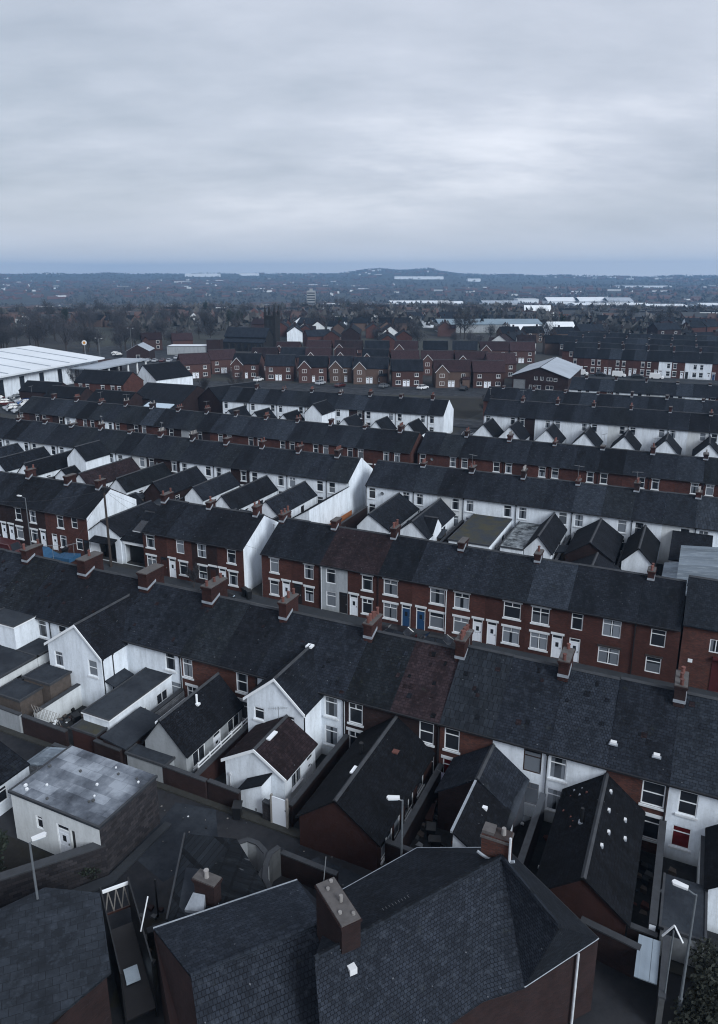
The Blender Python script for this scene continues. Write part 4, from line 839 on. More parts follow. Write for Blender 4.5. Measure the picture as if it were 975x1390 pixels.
# picnic table and bench in the yard beside the brown gable
t = thing('yard_bench', 'brown wooden bench in the yard right of the brown gable', 'bench', (-12.9, 38.3, .05), .2)
b = MB(); b.box(-.25, -.8, .42, .25, .8, .47, M['door_brown']); part('seat', b, t); b = MB(); b.box(.22, -.8, .5, .27, .8, .9, M['door_brown']); part('backrest', b, t)
for q in (-.7, .7): b = MB(); b.box(-.22, q-.04, 0, .22, q+.04, .42, M['timber']); part('leg', b, t)

# ------------------------------------------------------------------ foreground buildings across the lane
# garage with the patched flat roof
t = building('flat_garage', 'white garage with a patched pale felt flat roof beside the back lane', 'garage', -31.45, 25.1, 7.0, 4.75, 4.0, 4.0, 'flat', 'cream', 'felt_pale', z0=.7, oe=.1,
   holes={'front': [(-1.3, 2.2, .55, .9, 'plain', 'g'), (.6, .85, 1.0, 2.3, 'white'), (1.35, .85, .35, 2.2, 'hole'), (2.4, 1.5, .42, .9, 'plain', 'g'), (3.0, 1.5, .4, .8, 'plain', 'g')]}, fascia='felt')
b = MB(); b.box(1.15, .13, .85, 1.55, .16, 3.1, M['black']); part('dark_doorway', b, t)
b = MB(); b.box(3.503, 0, .7, 3.56, 4.75, 3.98, M['stone']); part('stone_side_wall', b, t)
b = MB()
for k in range(14):
    x, y, s = jr.uniform(-3.2, 3.2), jr.uniform(.2, 4.5), .04+.05*jr.random(); b.prism([(x-s, y-s), (x+s, y-s), (x+s*.6, y+s), (x-s, y+s)], 4.1, 4.16+s, M['upvc' if k % 2 else 'concrete'])
o = part('roof_debris', b, t); o['kind'] = 'stuff'
# stone retaining wall and its kerb
wall_thing('rubble stone wall with a flat coping below the white garage', -31.4, 20.9, -27.95, 25.4, .6, 2.75, 'stone', .5, 'coping', 'stone_wall', grp='stone walls by the back lane')
wall_thing('rubble stone wall running off the bottom left of the photo', -37.5, 13.8, -31.4, 20.9, .6, 2.75, 'stone', .5, 'coping', 'stone_wall', grp='stone walls by the back lane')
# little white house at the left edge, glazed lean-to
t = building('white_cottage', 'white cottage with a small dark roof cut by the left edge beside the garage', 'cottage', -39.1, 25.2, 3.2, 3.3, 2.9, 4.1, 'monoX', 'white', 'slate', z0=.7, holes={'front': [(.4, 1.6, .8, 1.0, 'plain', 'Sg')], 'right': [(1.2, 1.5, .7, 1.1, 'plain', 'g')]})
t = building('lean_to_shed', 'pale slatted lean-to behind the left end of the garage', 'shed', -37.0, 28.9, 2.4, 1.9, 2.4, 3.0, 'monox', 'flag', 'corrugated', z0=.7)
wall_thing('brick yard wall behind the garage roof', -38.0, 31.0, -35.3, 31.0, .7, 2.6, 'brick_orange', .24, 'coping')
# bushes
def leafy(label, loc, r, n, mat='evergreen', name='bush', cat='bush', rs=1, leaf=.11, squash=.8):
    q = random.Random(rs); t = thing(name, label, cat, loc)
    b = MB()
    for k in range(5): a = q.random()*6.28; b.tube((0, 0, 0), (math.cos(a)*r*.5, math.sin(a)*r*.5, r*squash*1.1), .05, M['bark'], r1=.015, n=5)
    part('stems', b, t); b = MB()
    cl = [(Vector((q.gauss(0, .42)*r, q.gauss(0, .42)*r, r*squash*(.35+q.random()*1.1))), r*(.28+.3*q.random())) for _ in range(14)]
    for k in range(n):
        c, rr_ = cl[q.randrange(len(cl))]; d = Vector((q.gauss(0, 1), q.gauss(0, 1), q.gauss(0, 1))).normalized()*rr_*(.6+.45*q.random()); p = c+d
        if p.z < .05: p.z = .05+q.random()*.2
        u = Vector((q.gauss(0, 1), q.gauss(0, 1), q.gauss(0, 1))).normalized(); v = u.orthogonal().normalized()*leaf*(.6+q.random()*.8); w = u.cross(v).normalized()*leaf*(.4+q.random()*.5)
        b.poly([p-v, p+w, p+v, p-w], M[mat])
    part('foliage', b, t); return t
leafy('big dark evergreen bush behind the stone wall at the left edge', (-34.6, 21.9, .7), 1.75, 5200, rs=2, squash=.9)
leafy('small scrubby plant against the white front of the garage', (-28.9, 24.7, .75), .75, 900, rs=3, leaf=.08)
leafy('dark ivy clump at the bottom right corner beside the yard walls', (4.6, 31.4, .7), 1.7, 3600, 'ivy', rs=4)
leafy('climbing dark foliage over the wall at the bottom right', (2.9, 29.8, .7), 1.2, 1900, 'ivy', rs=5)
# angular slate outbuilding with a stubby chimney
t = thing('slate_outbuilding', 'angular slate-roofed outbuilding with a stubby white-capped chimney on the lane corner', 'outbuilding', (-20.5, 25.0, 0))
P4 = [(-3.1, 2.1), (-.2, 2.9), (3.7, .2), (1.9, -3.8), (-.4, -2.6)]
b = MB(); b.prism(P4, .7, [3.5, 3.6, 3.9, 3.6, 3.3], M['brick_dark'], M['slate_moss']); part('wall', b, t)
b = MB(); q4 = [(x*1.03, y*1.03) for x, y in P4]; b.prism(q4, [3.52, 3.62, 3.92, 3.62, 3.32], [3.62, 3.72, 4.02, 3.72, 3.42], M['felt'], M['slate_moss']); part('roof', b, t)
b = MB(); b.prism([(-3.16, 2.12), (-3.08, 2.16), (-.38, -2.72), (-.46, -2.76)], 3.3, [3.72, 3.72, 3.5, 3.5], M['coping']); part('verge', b, t)
chimney(t, .9, -1.1, 3.2, 5.1, sx=1.2, sy=.55, pots=1, mat='brick_dark', potm='buff', fx=False)
b = MB(); b.prism([(.2, -2.1), (1.2, -1.9), (1.0, -1.45), (.3, -1.5)], 3.6, [3.75, 3.85, 4.4, 4.3], M['lead']); part('lead_apron', b, t)
# curved pale walls of the little enclosures
def curve_wall(label, pts, z0, z1, mat, th=.22):
    t = thing('curved_wall', label, 'wall', (pts[0][0], pts[0][1], 0), 0, 'curved enclosure walls by the lane'); o = pts[0]; b = MB(); c = MB()
    for i in range(len(pts)-1):
        a = Vector((pts[i][0]-o[0], pts[i][1]-o[1])); e = Vector((pts[i+1][0]-o[0], pts[i+1][1]-o[1])); n = (e-a).normalized(); p = Vector((-n.y, n.x))*th/2
        ee = e+n*.05
        b.prism([tuple(a-p), tuple(ee-p), tuple(ee+p), tuple(a+p)], z0, z1, M[mat]); p *= 1.35
        c.prism([tuple(a-p), tuple(ee-p), tuple(ee+p), tuple(a+p)], z1+.002+.003*(i % 2), z1+.08+.003*(i % 2), M['coping'])
    part('masonry', b, t); part('coping', c, t)
def arc(cx, cy, r, a0, a1, n=9): return [(cx+r*math.cos(R(a0+(a1-a0)*k/n)), cy+r*math.sin(R(a0+(a1-a0)*k/n))) for k in range(n+1)]
curve_wall('pale rendered curved wall of the small enclosure by the outbuilding', [(-21.3, 28.8), (-20.9, 29.3), (-20.2, 29.3), (-19.4, 28.9), (-18.9, 28.2), (-18.8, 27.4), (-18.5, 26.6)], .7, 2.5, 'grey_render')
curve_wall('grey curved wall round the sunken plot left of the big roof', [(-18.9, 29.5), (-19.1, 28.9), (-18.9, 28.1), (-18.4, 27.2), (-17.6, 26.6)], .7, 2.6, 'concrete')
wall_thing('low lane wall at the back of the sunken plot', -18.8, 29.6, -15.2, 29.5, .7, 2.2, 'brick_dark')
# big corner building with the long slate roofs in the foreground
t = thing('corner_building', 'large corner building whose dark tiled roofs fill the bottom of the photo', 'building', (-8, 26, 0))
def loc(p, h): return (p[0]+8, p[1]-26, h)
E0, E1, E2, E3, E4 = (-13.4, 25.9), (-10.9, 30.3), (-6.7, 32.3), (-1.5, 28.7), (-3.4, 25.9)
Ap, R0, R1 = (-6.0, 28.2), (-11.3, 19.9), (-2.9, 25.7)
V1 = (-6.9, 24.6)                      # where the two near slopes meet, lower down
E5, E6 = (-5.8, 22.2), (-6.8, 17.4)
he, hr = 5.0, 8.1
b = MB(); pw = [E0, E1, E2, E3, (-5.7, 23.5), (-9.6, 17.4), (-12.2, 19.2), (-13.2, 25.0)]
pw = [(x+8, y-26) for x, y in pw]; b.prism(pw, .7, 4.95, M['brick_dark']); part('wall', b, t)
def face(b, pts, m='slate_grey'): b.poly(pts, M[m]); b.poly([(p[0], p[1], p[2]-.12) for p in pts], M[m])
b = MB(); face(b, [loc(E0, he), loc(E1, he), loc(Ap, hr), loc(R0, hr)], 'slate_grey'); face(b, [loc(E1, he), loc(E2, he), loc(Ap, hr)], 'slate_grey'); part('roof', b, t)
b = MB(); face(b, [loc(E2, he), loc(E3, he), loc(R1, hr-.2), loc(Ap, hr)], 'slate_grey'); face(b, [loc(E3, he), loc((-4.0, 24.9), he-.0), loc(R1, hr-.2)], 'slate_grey'); part('roof', b, t)
b = MB(); face(b, [loc(R0, hr), loc(Ap, hr), loc((-5.4, 23.6), he), loc((-9.4, 17.2), he)], 'tile_fine'); face(b, [loc(Ap, hr), loc(R1, hr-.2), loc((-4.0, 24.9), he), loc((-5.4, 23.6), he)], 'tile_fine'); part('roof', b, t)
b = MB()
for a_, z_, c_, y_ in ((Ap, hr, R0, hr), (Ap, hr, R1, hr-.2)): b.tube(loc(a_, z_+.02), loc(c_, y_+.02), .11, M['slate_grey'], n=6)
part('ridge_tiles', b, t)
b = MB()
for a_, c_ in ((E0, E1), (E1, E2), (E2, E3), (E3, (-4.0, 24.9))): b.tube(loc(a_, he-.02), loc(c_, he-.02), .04, M['lead'] if a_ != E2 else M['gutter'], n=6)
part('gutter', b, t)
b = MB(); b.tube(loc((-2.2, 27.6), .8), loc((-2.2, 27.6), 4.9), .06, M['white_pipe'], n=8); part('downpipe', b, t)
# stack at the party wall: long, with small pots and pale debris
c = MB()
import math as _m
ang = R(-36)
def rotp(x, y, a=ang): return (x*math.cos(a)-y*math.sin(a), x*math.sin(a)+y*math.cos(a))
def rbox(b, cx, cy, sx, sy, z0, z1, m, a=ang): b.prism([(cx+rotp(x, y, a)[0], cy+rotp(x, y, a)[1]) for x, y in ((-sx/2, -sy/2), (sx/2, -sy/2), (sx/2, sy/2), (-sx/2, sy/2))], z0, z1, M[m])
sx_, sy_ = -11.2+8, 21.75-26
rbox(c, sx_, sy_, 2.35, .85, 6.3, 9.1, 'brick_dark'); rbox(c, sx_, sy_, 2.45, .95, 9.1, 9.2, 'brick_dark'); rbox(c, sx_, sy_, 2.35, .85, 9.2, 9.28, 'mortar')
co = part('chimney', c, t)
for k, (u_, v_) in enumerate(((-1.0, .2), (-.7, -.1), (.1, .1), (.6, -.2), (.9, .25))):
    b = MB(); x, y = rotp(u_, v_); b.tube((sx_+x, sy_+y, 9.27), (sx_+x, sy_+y, 9.36+(.22 if k == 2 else 0)), .08, M['buff'], r1=.08, n=8); part('chimney_pot', b, co)
b = MB(); rbox(b, sx_+1.12, sy_-1.05, .42, .32, 7.0, 7.55, 'lamphead'); part('lead_box', b, co)
b = MB(); rbox(b, sx_, sy_, 2.7, 1.05, 6.5, 6.9, 'lead') if False else rbox(b, sx_+.82, sy_-.6, .1, .9, 7.2, 8.0, 'lead'); part('flashing', b, co)
# apex chimney with broken top, cables
c = MB(); c.box(-.65, -.35, 6.8, .65, .35, 9.0, M['brick_orange']); c.box(-.7, -.4, 8.8, .7, .4, 8.92, M['mortar']); c.box(-.65, -.3, 8.92, -.1, .3, 9.15, M['mortar'])
co = part('chimney', c, t, (-6.35+8, 28.6-26, 0))
b = MB(); b.tube((.3, 0, 8.9), (.3, 0, 9.35), .12, M['buff'], r1=.1, n=8); part('chimney_pot', b, co)
b = MB()
for k in range(7): b.tube((-.8+.25*k, -.42, 8.0-.25*math.sin(k*.5)), (-.55+.25*k, -.42, 8.0-.25*math.sin((k+1)*.5)), .07, M['lead'], n=5)
b.tube((.72, -.45, 7.6), (.72, -.45, 9.3), .06, M['white_pipe'], n=6); part('flashing', b, co)
# ladder-like aerial lying on the slope
b = MB(); p0 = Vector((0, 0, 0)); d_ = Vector((.75, 1.05, .05))
b.tube((0, 0, 0), tuple(d_), .015, M['steel'], n=4)
for k in range(9): q_ = d_*(k/8); b.tube(tuple(q_+Vector((-.2, .12, 0))), tuple(q_+Vector((.2, -.12, 0))), .01, M['steel'], n=4)
part('aerial', b, t, (-9.85+8, 23.6-26, 7.55))
b = MB(); b.tube((0, 0, 0), (.1, .15, 1.7), .02, M['steel'], n=5); part('aerial_mast', b, t, (-12.3+8, 22.5-26, 8.6))
# lower left wing
t = thing('low_wing', 'lower slate-roofed wing joined to the long chimney stack at the bottom', 'building', (-16, 24, 0))
def lo2(x, y, h): return (x+16, y-24, h)
he2, hr2 = 4.3, 6.8
F0, F1, F2, K0, K1 = (-20.6, 21.0), (-15.9, 26.4), (-14.2, 25.5), (-16.0, 18.1), (-12.3, 22.7)
b = MB(); b.prism([(x+16, y-24) for x, y in (F0, F1, F2, (-11.7, 22.2), (-9.0, 19.6), (-13.2, 14.4))], .7, 4.1, M['brick_dark']); part('wall', b, t)
b = MB(); face(b, [lo2(*F0, he2), lo2(*F1, he2), lo2(*K1, hr2), lo2(*K0, hr2)], 'slate_grey'); face(b, [lo2(*F1, he2), lo2(*F2, he2+.2), lo2(*K1, hr2)], 'slate'); face(b, [lo2(*K0, hr2), lo2(*K1, hr2), lo2(-8.8, 19.6, he2), lo2(-12.6, 14.8, he2)], 'tile_fine'); b.poly([lo2(*F0, 4.2), lo2(*K0, hr2-.1), lo2(-12.6, 14.8, 4.2)], M['brick_dark']); part('roof', b, t)
b = MB(); b.tube(lo2(*K0, hr2), lo2(*K1, hr2), .1, M['slate_grey'], n=6); part('ridge_tiles', b, t)
b = MB(); b.tube(lo2(*F0, he2), lo2(*F1, he2), .05, M['lead'], n=6); part('gutter', b, t)
b = MB(); b.tube((0, 0, 0), (.35, .3, 1.9), .035, M['upvc'], n=5); part('leaning_pole', b, t, (-21.3+16, 20.9-24, 3.9))
# bottom-left slate building and its gated passage
t = thing('slate_building', 'slate-roofed building at the bottom left behind the tall street lamp', 'building', (-25, 18, 0))
def lo3(x, y, h): return (x+25, y-18, h)
b = MB(); b.prism([(x+25, y-18) for x, y in ((-30.0, 14.2), (-26.4, 19.8), (-24.0, 20.7), (-20.6, 18.0), (-21.6, 12.5))], .7, [4.2, 4.85, 4.85, 4.85, 4.0], M['brick_dark']); part('wall', b, t)
b = MB(); face(b, [lo3(-26.5, 20.1, 5.0), lo3(-23.8, 21.0, 5.0), lo3(-20.3, 18.0, 5.0), lo3(-21.3, 12.2, 5.3), lo3(-26.5, 15.8, 5.35)], 'slab_roof'); face(b, [lo3(-26.5, 20.1, 5.0), lo3(-26.5, 15.8, 5.35), lo3(-30.2, 13.8, 4.6)], 'slab_roof'); part('roof', b, t)
b = MB(); face(b, [lo3(-26.5, 15.8, 5.35), lo3(-21.3, 12.2, 5.3), lo3(-22, 9, 4.2), lo3(-30.2, 13.8, 4.5)], 'slab_roof'); part('roof', b, t)
t = thing('passage_gate', 'black steel-sided passage with a braced gate beside the bottom-left slate roof', 'gate', (-23.75, 22.05, 0), R(53))
b = MB(); b.box(-.75, -4.6, .7, -.68, .9, 4.0, M['black']); b.box(.62, -4.6, .7, .69, .9, 4.0, M['black']); part('side_panel', b, t)
b = MB(); b.box(-.68, .8, 3.6, .62, .9, 3.75, M['upvc']); part('top_rail', b, t)
b = MB(); b.box(-.68, .78, 2.2, .62, .84, 2.3, M['door_brown'])
for k in range(3): b.tube((-.6+.4*k, .8, 2.3), (-.4+.4*k, .8, 3.6), .03, M['timber_pale'], n=4); b.tube((-.2+.4*k, .8, 2.3), (-.4+.4*k, .8, 3.6), .03, M['timber_pale'], n=4)
part('braced_gate', b, t)
b = MB(); b.box(-.68, -4.6, 1.2, .62, .7, 1.3, M['door_dark']); part('passage_floor', b, t)
b = MB(); b.box(-.35, -2.9, 1.35, .3, -2.1, 1.5, M['glassroof']); part('pale_panel', b, t)
b = MB(); b.tube((0,0,0), (0,0,2.5), .05, M['black'], n=6); solo('gate_post', b, 'thin black post standing at the lane edge by the passage', 'post', (-23.3, 24.2, .7))
wall_thing('crumbling brick wall between the passage and the outbuilding', -22.6, 22.6, -21.3, 24.2, .7, 1.6, 'stone', .3, 'coping')
for o in [o for o in C.objects if o.parent is None and o.name in ('corner_building', 'low_wing', 'slate_building')]:
    a = {'corner_building': 57.4, 'low_wing': 51.5, 'slate_building': 48.0}[o.name]; Rm_ = Matrix.Rotation(-R(a), 4, 'Z')
    for ch in list(o.children):
        l0 = ch.location.copy(); ch.data = ch.data.copy(); ch.data.transform(Rm_)
        ch.location = Rm_ @ l0
        for g in ch.children: g.data = g.data.copy(); g.data.transform(Rm_); g.location = Rm_ @ g.location
    o.rotation_euler[2] = R(a)
# corrugated sheet and boards at the bottom right
b = MB(); b.prism([(-.2, -1.6), (.8, -1.6), (.8, .9), (-.2, .9)], 2.5, 2.56, M['corrugated']); solo('roofing_sheet', b, 'pale corrugated sheet laid over the yard gap at the bottom right', 'sheet', (.35, 31.3, 0))
wall_thing('grey capped yard wall crossing below the brown brick gable', -2.6, 31.9, .3, 31.4, .7, 2.5, 'brick_dark', .3, 'coping')
wall_thing('dark yard wall at the bottom right running to the sheet', 1.4, 29.0, 1.4, 33.0, .7, 2.6, 'concrete', .25, 'coping')

# ------------------------------------------------------------------ street lamps and poles
def lamp(label, x, y, z, h, rz, arm=.9, thin=.07):
    t = thing('street_lamp', label, 'street lamp', (x, y, z), rz, 'street lamps')
    put('pole', cached(('pole', h, thin), 'pole', lambda b: (b.tube((0,0,0), (0,0,1.4), thin*1.5, M['lampgrey'], n=10), b.tube((0,0,1.4), (0,0,h), thin, M['lampgrey'], r1=thin*.7, n=8))), t)
    put('bracket', cached(('arm', arm), 'bracket', lambda b: b.tube((0,0,-.05), (arm,0,.12), .035, M['lampgrey'], n=6)), t, (0, 0, h))
    put('lamp_head', cached('lhead', 'lamp_head', lambda b: (b.prism([(0,-.11),(.6,-.14),(.68,0),(.6,.14),(0,.11)], 0, .1, M['lamphead']), b.prism([(.1,-.08),(.55,-.1),(.55,.1),(.1,.08)], -.05, -.001, M['glassroof']))), t, (arm-.15, 0, h+.1))
    return t
lamp('tall grey street lamp with a square white head at the bottom left', -26.2, 19.4, .7, 7.6, R(60), .25)
lamp('street lamp with a white head in front of the brown gabled extension', -11.6, 29.9, .7, 7.3, R(205), .3)
lamp('street lamp with a long white head at the bottom right edge', 2.2, 29.9, .7, 7.2, R(170), .5)
lamp('slender lamp post outside the left-edge brick houses', -73.4, 60.4, .12, 7.6, R(180), .8)
lamp('low lamp with a white head standing on the near pavement behind the roof ridge', -23.6, 51.9, .12, 4.6, R(90), .3)
t = thing('road_sign', 'white-edged triangular road sign seen from above at the bottom right', 'road sign', (1.5, 29.3, .7))
b = MB(); b.tube((0,0,0), (0,0,5.5), .04, M['lampgrey'], n=8); part('post', b, t)
b = MB(); b.poly([(-.36, .06, 5.1), (.36, .06, 5.1), (0, .06, 5.72)], M['felt']); part('plate', b, t)
b = MB()
for p, q in (((-.42, 0, 5.02), (0, 0, 5.78)), ((0, 0, 5.78), (.42, 0, 5.02))): b.tube(p, q, .045, M['lamphead'], n=4)
part('border', b, t)
t = thing('telegraph_pole', 'dark wooden telegraph pole in front of the white workshop', 'pole', (-62.0, 61.9, .1))
b = MB(); b.tube((0,0,0), (0,0,10.0), .16, M['bark'], r1=.11, n=8); b.tube((0,0,9.4), (0,0,10.0), .2, M['black'], n=8); part('pole', b, t)
b = MB()
for k in range(5):
    a = Vector((0, 0, 9.6)); e = Vector([(-9, 1.5, 5), (9, 1.2, 5.2), (-20, 1.3, 5.2), (20, 1.2, 5.2), (4, -11, 5.4)][k]); prev = a
    for q in range(1, 9): s = q/8; p = a.lerp(e, s); p.z -= .5*math.sin(s*math.pi); b.tube(prev, p, .012, M['black'], n=3, cap=False); prev = p
part('wires', b, t)

# thin smoke drifting from the apex chimney
sm_ = bpy.data.materials.new('chimney_smoke'); sm_.use_nodes = True; q_ = sm_.node_tree; q_.nodes.remove(q_.nodes['Principled BSDF'])
v_ = q_.nodes.new('ShaderNodeVolumePrincipled'); v_.inputs['Color'].default_value = (.75, .85, 1, 1); v_.inputs['Density'].default_value = .10; q_.links.new(v_.outputs[0], q_.nodes['Material Output'].inputs['Volume'])
b = MB(); n_ = 14; rings = [(0, .12), (.35, .3), (.9, .55), (1.6, .8), (2.4, .85), (3.1, .6), (3.6, .15)]; i0 = 0
for k, (z, r_) in enumerate(rings):
    for j in range(n_): a = 6.283*j/n_; b.v.append((z*.55+r_*(1+.18*math.sin(3*a+k))*math.cos(a), z*.5+r_*(1+.15*math.cos(2*a+k*2))*math.sin(a), z*.75))
k_ = b._m(sm_)
for k in range(len(rings)-1):
    for j in range(n_): e = (j+1) % n_; b.f.append((k*n_+j, k*n_+e, (k+1)*n_+e, (k+1)*n_+j)); b.mi.append(k_)
b.f.append(tuple(range(n_))[::-1]); b.mi.append(k_); b.f.append(tuple((len(rings)-1)*n_+j for j in range(n_))); b.mi.append(k_)
o = part('smoke', b, None, (-5.9, 28.8, 9.3)); o['kind'] = 'stuff'

lr = random.Random(31); b = MB()
for k in range(46):
    x, y, s_ = lr.uniform(-31, -13), lr.uniform(27, 32.2), .02+.05*lr.random()**2; b.prism([(x-s_, y-s_), (x+s_, y-s_*.6), (x+s_*.7, y+s_), (x-s_*.8, y+s_*.7)], .70, .73+s_*.5, M[lr.choice(['upvc', 'concrete', 'timber_pale', 'black', 'concrete'])])
for k in range(16):
    x, y, s_ = lr.uniform(-24.2, -21), lr.uniform(20.6, 24.6), .08+.16*lr.random(); b.prism([(x-s_, y-s_*.4), (x+s_, y-s_*.6), (x+s_*.7, y+s_), (x-s_*.8, y+s_*.7)], .70, .78+s_*.5, M[lr.choice(['concrete', 'timber', 'brick_dark', 'concrete'])])
o = struct('lane_litter', b, 'stuff'); o['label'] = 'scraps of litter and rubble on the back lane'

sr = random.Random(17)
for o in [o for o in C.objects if o.name.startswith('terraced_house') and o.get('group') == G_A]:
    w = .9+sr.random(); b = MB(); n_ = sr.randint(5, 12)
    for k in range(n_):
        x = sr.uniform(-1.6, 1.6); y = sr.uniform(.1, 4.2); sl_ = (3.25 if o.location.x > -13.5 else 2.9)/4.8; z = 5.25+y*sl_+.114; sx_ = .08+.1*sr.random(); sy_ = .10+.08*sr.random()
        b.prism([(x-sx_, y-sy_), (x+sx_, y-sy_*.8), (x+sx_, y+sy_), (x-sx_*.9, y+sy_)], [z-sy_*sl_, z-sy_*.8*sl_, z+sy_*sl_, z+sy_*sl_], [z-sy_*sl_+.03, z-sy_*.8*sl_+.03, z+sy_*sl_+.02, z+sy_*sl_+.02], M[sr.choice(['slate_dark', 'slate_brown', 'slate_dark', 'slate'])])
    q = part('slipped_slates', b, o); q['kind'] = 'stuff'
# ------------------------------------------------------------------ rear extensions of row D and row F
GD = 'rear extensions of the white terraces'
def dext(label, x0, x1, y0, he=2.8, hr=4.6, kind='y', wall='white', roof='slate', yb=YD-.06, **k):
    k.setdefault('holes', {'right': [((yb-y0)*.3, .9, 1.0, 1.2, 'plain', 'Sg'), ((yb-y0)*.62, .1, .9, 2.1, 'dark')]})
    return building('rear_extension', label, 'extension', (x0+x1)/2, y0, x1-x0, yb-y0, he, hr, kind, wall, roof, group=GD, detail=1, **k)
dext('white extension with a broad dark slate slope right of the orange fence', -38.4, -33.9, 81.0, ridge=-.6, verge=None)
dext('white gabled extension with a crooked cross-gable, second right of the tall white gable', -32.9, -28.7, 80.6, ridge=.1)
t = building('cross_gable_store', 'small white cross-gabled store on the second extension right of the tall gable', 'store', -29.3, 82.2, 1.7, 3.0, 3.1, 4.4, 'x', 'white', 'slate_dark', detail=1)
dext('mossy flat-roofed white extension behind the brick ridge', -25.9, -20.9, 80.5, 3.0, 3.0, 'flat', 'white', 'felt_moss')
dext('flat extension whose roof carries pale looping stains', -19.8, -17.1, 81.4, 2.8, 2.8, 'flat', 'white', 'tyres')
dext('dark gabled extension right of the stained flat roof', -17.0, -13.9, 81.6, 2.9, 4.7, 'y', 'white', 'slate_dark')
dext('wide black-roofed gabled extension behind the brick ridge, twin gables', -12.3, -7.1, 82.0, 2.9, 4.7, 'y', 'brick_dark', 'slate_dark')
t = building('outhouse', 'second low dark gable in front of the twin-gabled extension', 'store', -8.7, 76.2, 5.4, 5.0, 2.3, 3.9, 'y', 'brick_dark', 'slate_dark', detail=1)
dext('narrow black-roofed gabled extension under two white rear windows', -6.2, -2.9, 82.6, 2.9, 4.6, 'y', 'white', 'slate_dark')
dext('lean-to extension left of the pale sheet-roofed building', -1.4, 2.8, 86.2, 2.6, 4.4, 'monoy', 'white', 'slate_dark')
building('sheet_roofed_workshop', 'long workshop with a pale weathered sheet roof at the right edge', 'workshop', 2.5, 71.4, 5.4, 14.6, 4.5, 5.0, 'monox', 'grey_render', 'corrugated', detail=1)
building('sheet_roofed_lean_to', 'narrow pale sheet-roofed lean-to left of the long workshop', 'shed', -1.0, 78.4, 1.4, 6.4, 2.6, 2.9, 'monox', 'grey_render', 'corrugated', detail=1)
dext('lean-to with a tall blank white side wall beside the tall white gable', -48.0, -44.55, 79.5, 2.4, 4.6, 'monox', 'white', 'slate_dark', holes={})
b = MB(); b.box(-.06, 0, .1, .06, 7.5, 1.9, M['fence_orange']); solo('timber_fence', b, 'bright orange-brown timber fence below the tall white gable', 'fence', (-43.1, 81.6, 0))
for i, (c, w_, y0, wall, roof, he, hr) in enumerate(((-51.7, 3.6, 80.4, 'white', 'slate', 2.8, 4.5), (-58.3, 3.4, 79.6, 'white', 'slate_dark', 2.8, 4.6), (-65.0, 3.2, 82.0, 'white', 'slate', 2.8, 4.4), (-71.4, 3.6, 81.0, 'brick_dark', 'slate_dark', 2.8, 4.6), (-78.0, 3.3, 80.6, 'white', 'slate_moss', 2.8, 4.5),
        (-84.6, 3.6, 79.8, 'white', 'slate_brown', 2.8, 4.7), (-91.3, 4.0, 85.8, 'white', 'slate', 5.0, 6.9), (-91.6, 3.2, 82.9, 'white', 'slate_dark', 2.5, 3.8), (-97.9, 3.5, 81.2, 'white', 'slate_dark', 2.8, 4.5), (-104.5, 3.5, 81.4, 'white', 'slate', 2.8, 4.5), (-111.0, 3.6, 81.6, 'white', 'slate', 2.8, 4.5))):
    lab = 'two-storey white gabled extension standing tall in the long white terrace' if he > 4 else 'low gabled outhouse in front of the two-storey white extension' if w_ == 3.2 and he < 2.6 else '%s low gabled extension leftward from the tall white gable' % ORD[i if i < 6 else i-2]
    dext(lab, c-w_/2, c+w_/2, y0, he, hr, 'y', wall, roof, **({'yb': 85.7} if he < 2.6 else {}), ridge=0)
for i, c in enumerate((2.0, -5.3, -12.6, -19.9, -27.2, -34.5, -40.0)):
    t = dext('%s slate gabled extension from the right behind the far white terrace' % ORD[i], c-2.5, c+2.5, 144.6, 1.7, 4.4, 'y', 'white', 'slate_dark', yb=151.9, holes={})
for i, c in enumerate((-54.5, -61.6, -68.8, -76.0, -83.2, -90.4, -97.0)):
    y = 146.6+(-49.2-c)*-.07
    dext('%s slate gabled extension left of the far white gable' % ORD[i], c-2.1, c+2.1, y-6.5, 1.9 if i != 3 else 4.9, 4.2 if i != 3 else 6.9, 'y', 'white', 'slate_dark', yb=y-.3, holes={})
# yard walls between the D yards
GW = 'yard walls behind the long white terrace'
k = 0
for x in [-41.7, -34.0, -27.4, -20.4, -13.3, -6.6, 4.6]+[-48.2-6.64*i for i in range(10)]:
    wall_thing('%s yard wall %s the tall white gable' % (ORD[k % 7 if k < 7 else k-7], 'rightward from' if k < 7 else 'leftward from'), x, 79.5, x, 91.2, 0, 2.0, 'brick_dark', .25, 'coping', grp=GW); k += 1
wall_thing('long back lane wall behind the brick terrace, right part', -41.0, 79.3, 0, 79.3, 0, 1.9, 'brick_dark', .25, 'coping', grp=GW)
wall_thing('long back lane wall behind the brick terraces, left part', -116.0, 79.3, -44, 79.3, 0, 1.9, 'brick_dark', .25, 'coping', grp=GW)
wall_thing('brick wall closing the yards right behind the brick terrace', -41.0, 75.6, 0, 75.6, 0, 1.9, 'brick', .25, 'coping', grp=GW)
wall_thing('grey wall closing the yards behind the white workshops', -100.0, 76.4, -44.0, 76.4, 0, 1.9, 'brick_dark', .25, 'coping', grp=GW)
GC = 'rear extensions of the brick terrace'
for i, c in enumerate((-37.3, -30.6, -23.6, -16.3, -8.7, -2.0)):
    building('rear_extension', '%s slate extension from the left peeping over the brick terrace ridge' % ORD[i], 'extension', c, 71.4, 4.4, 4.0, 2.8, 4.5, 'y', 'brick_dark', 'slate_dark', group=GC, detail=0)
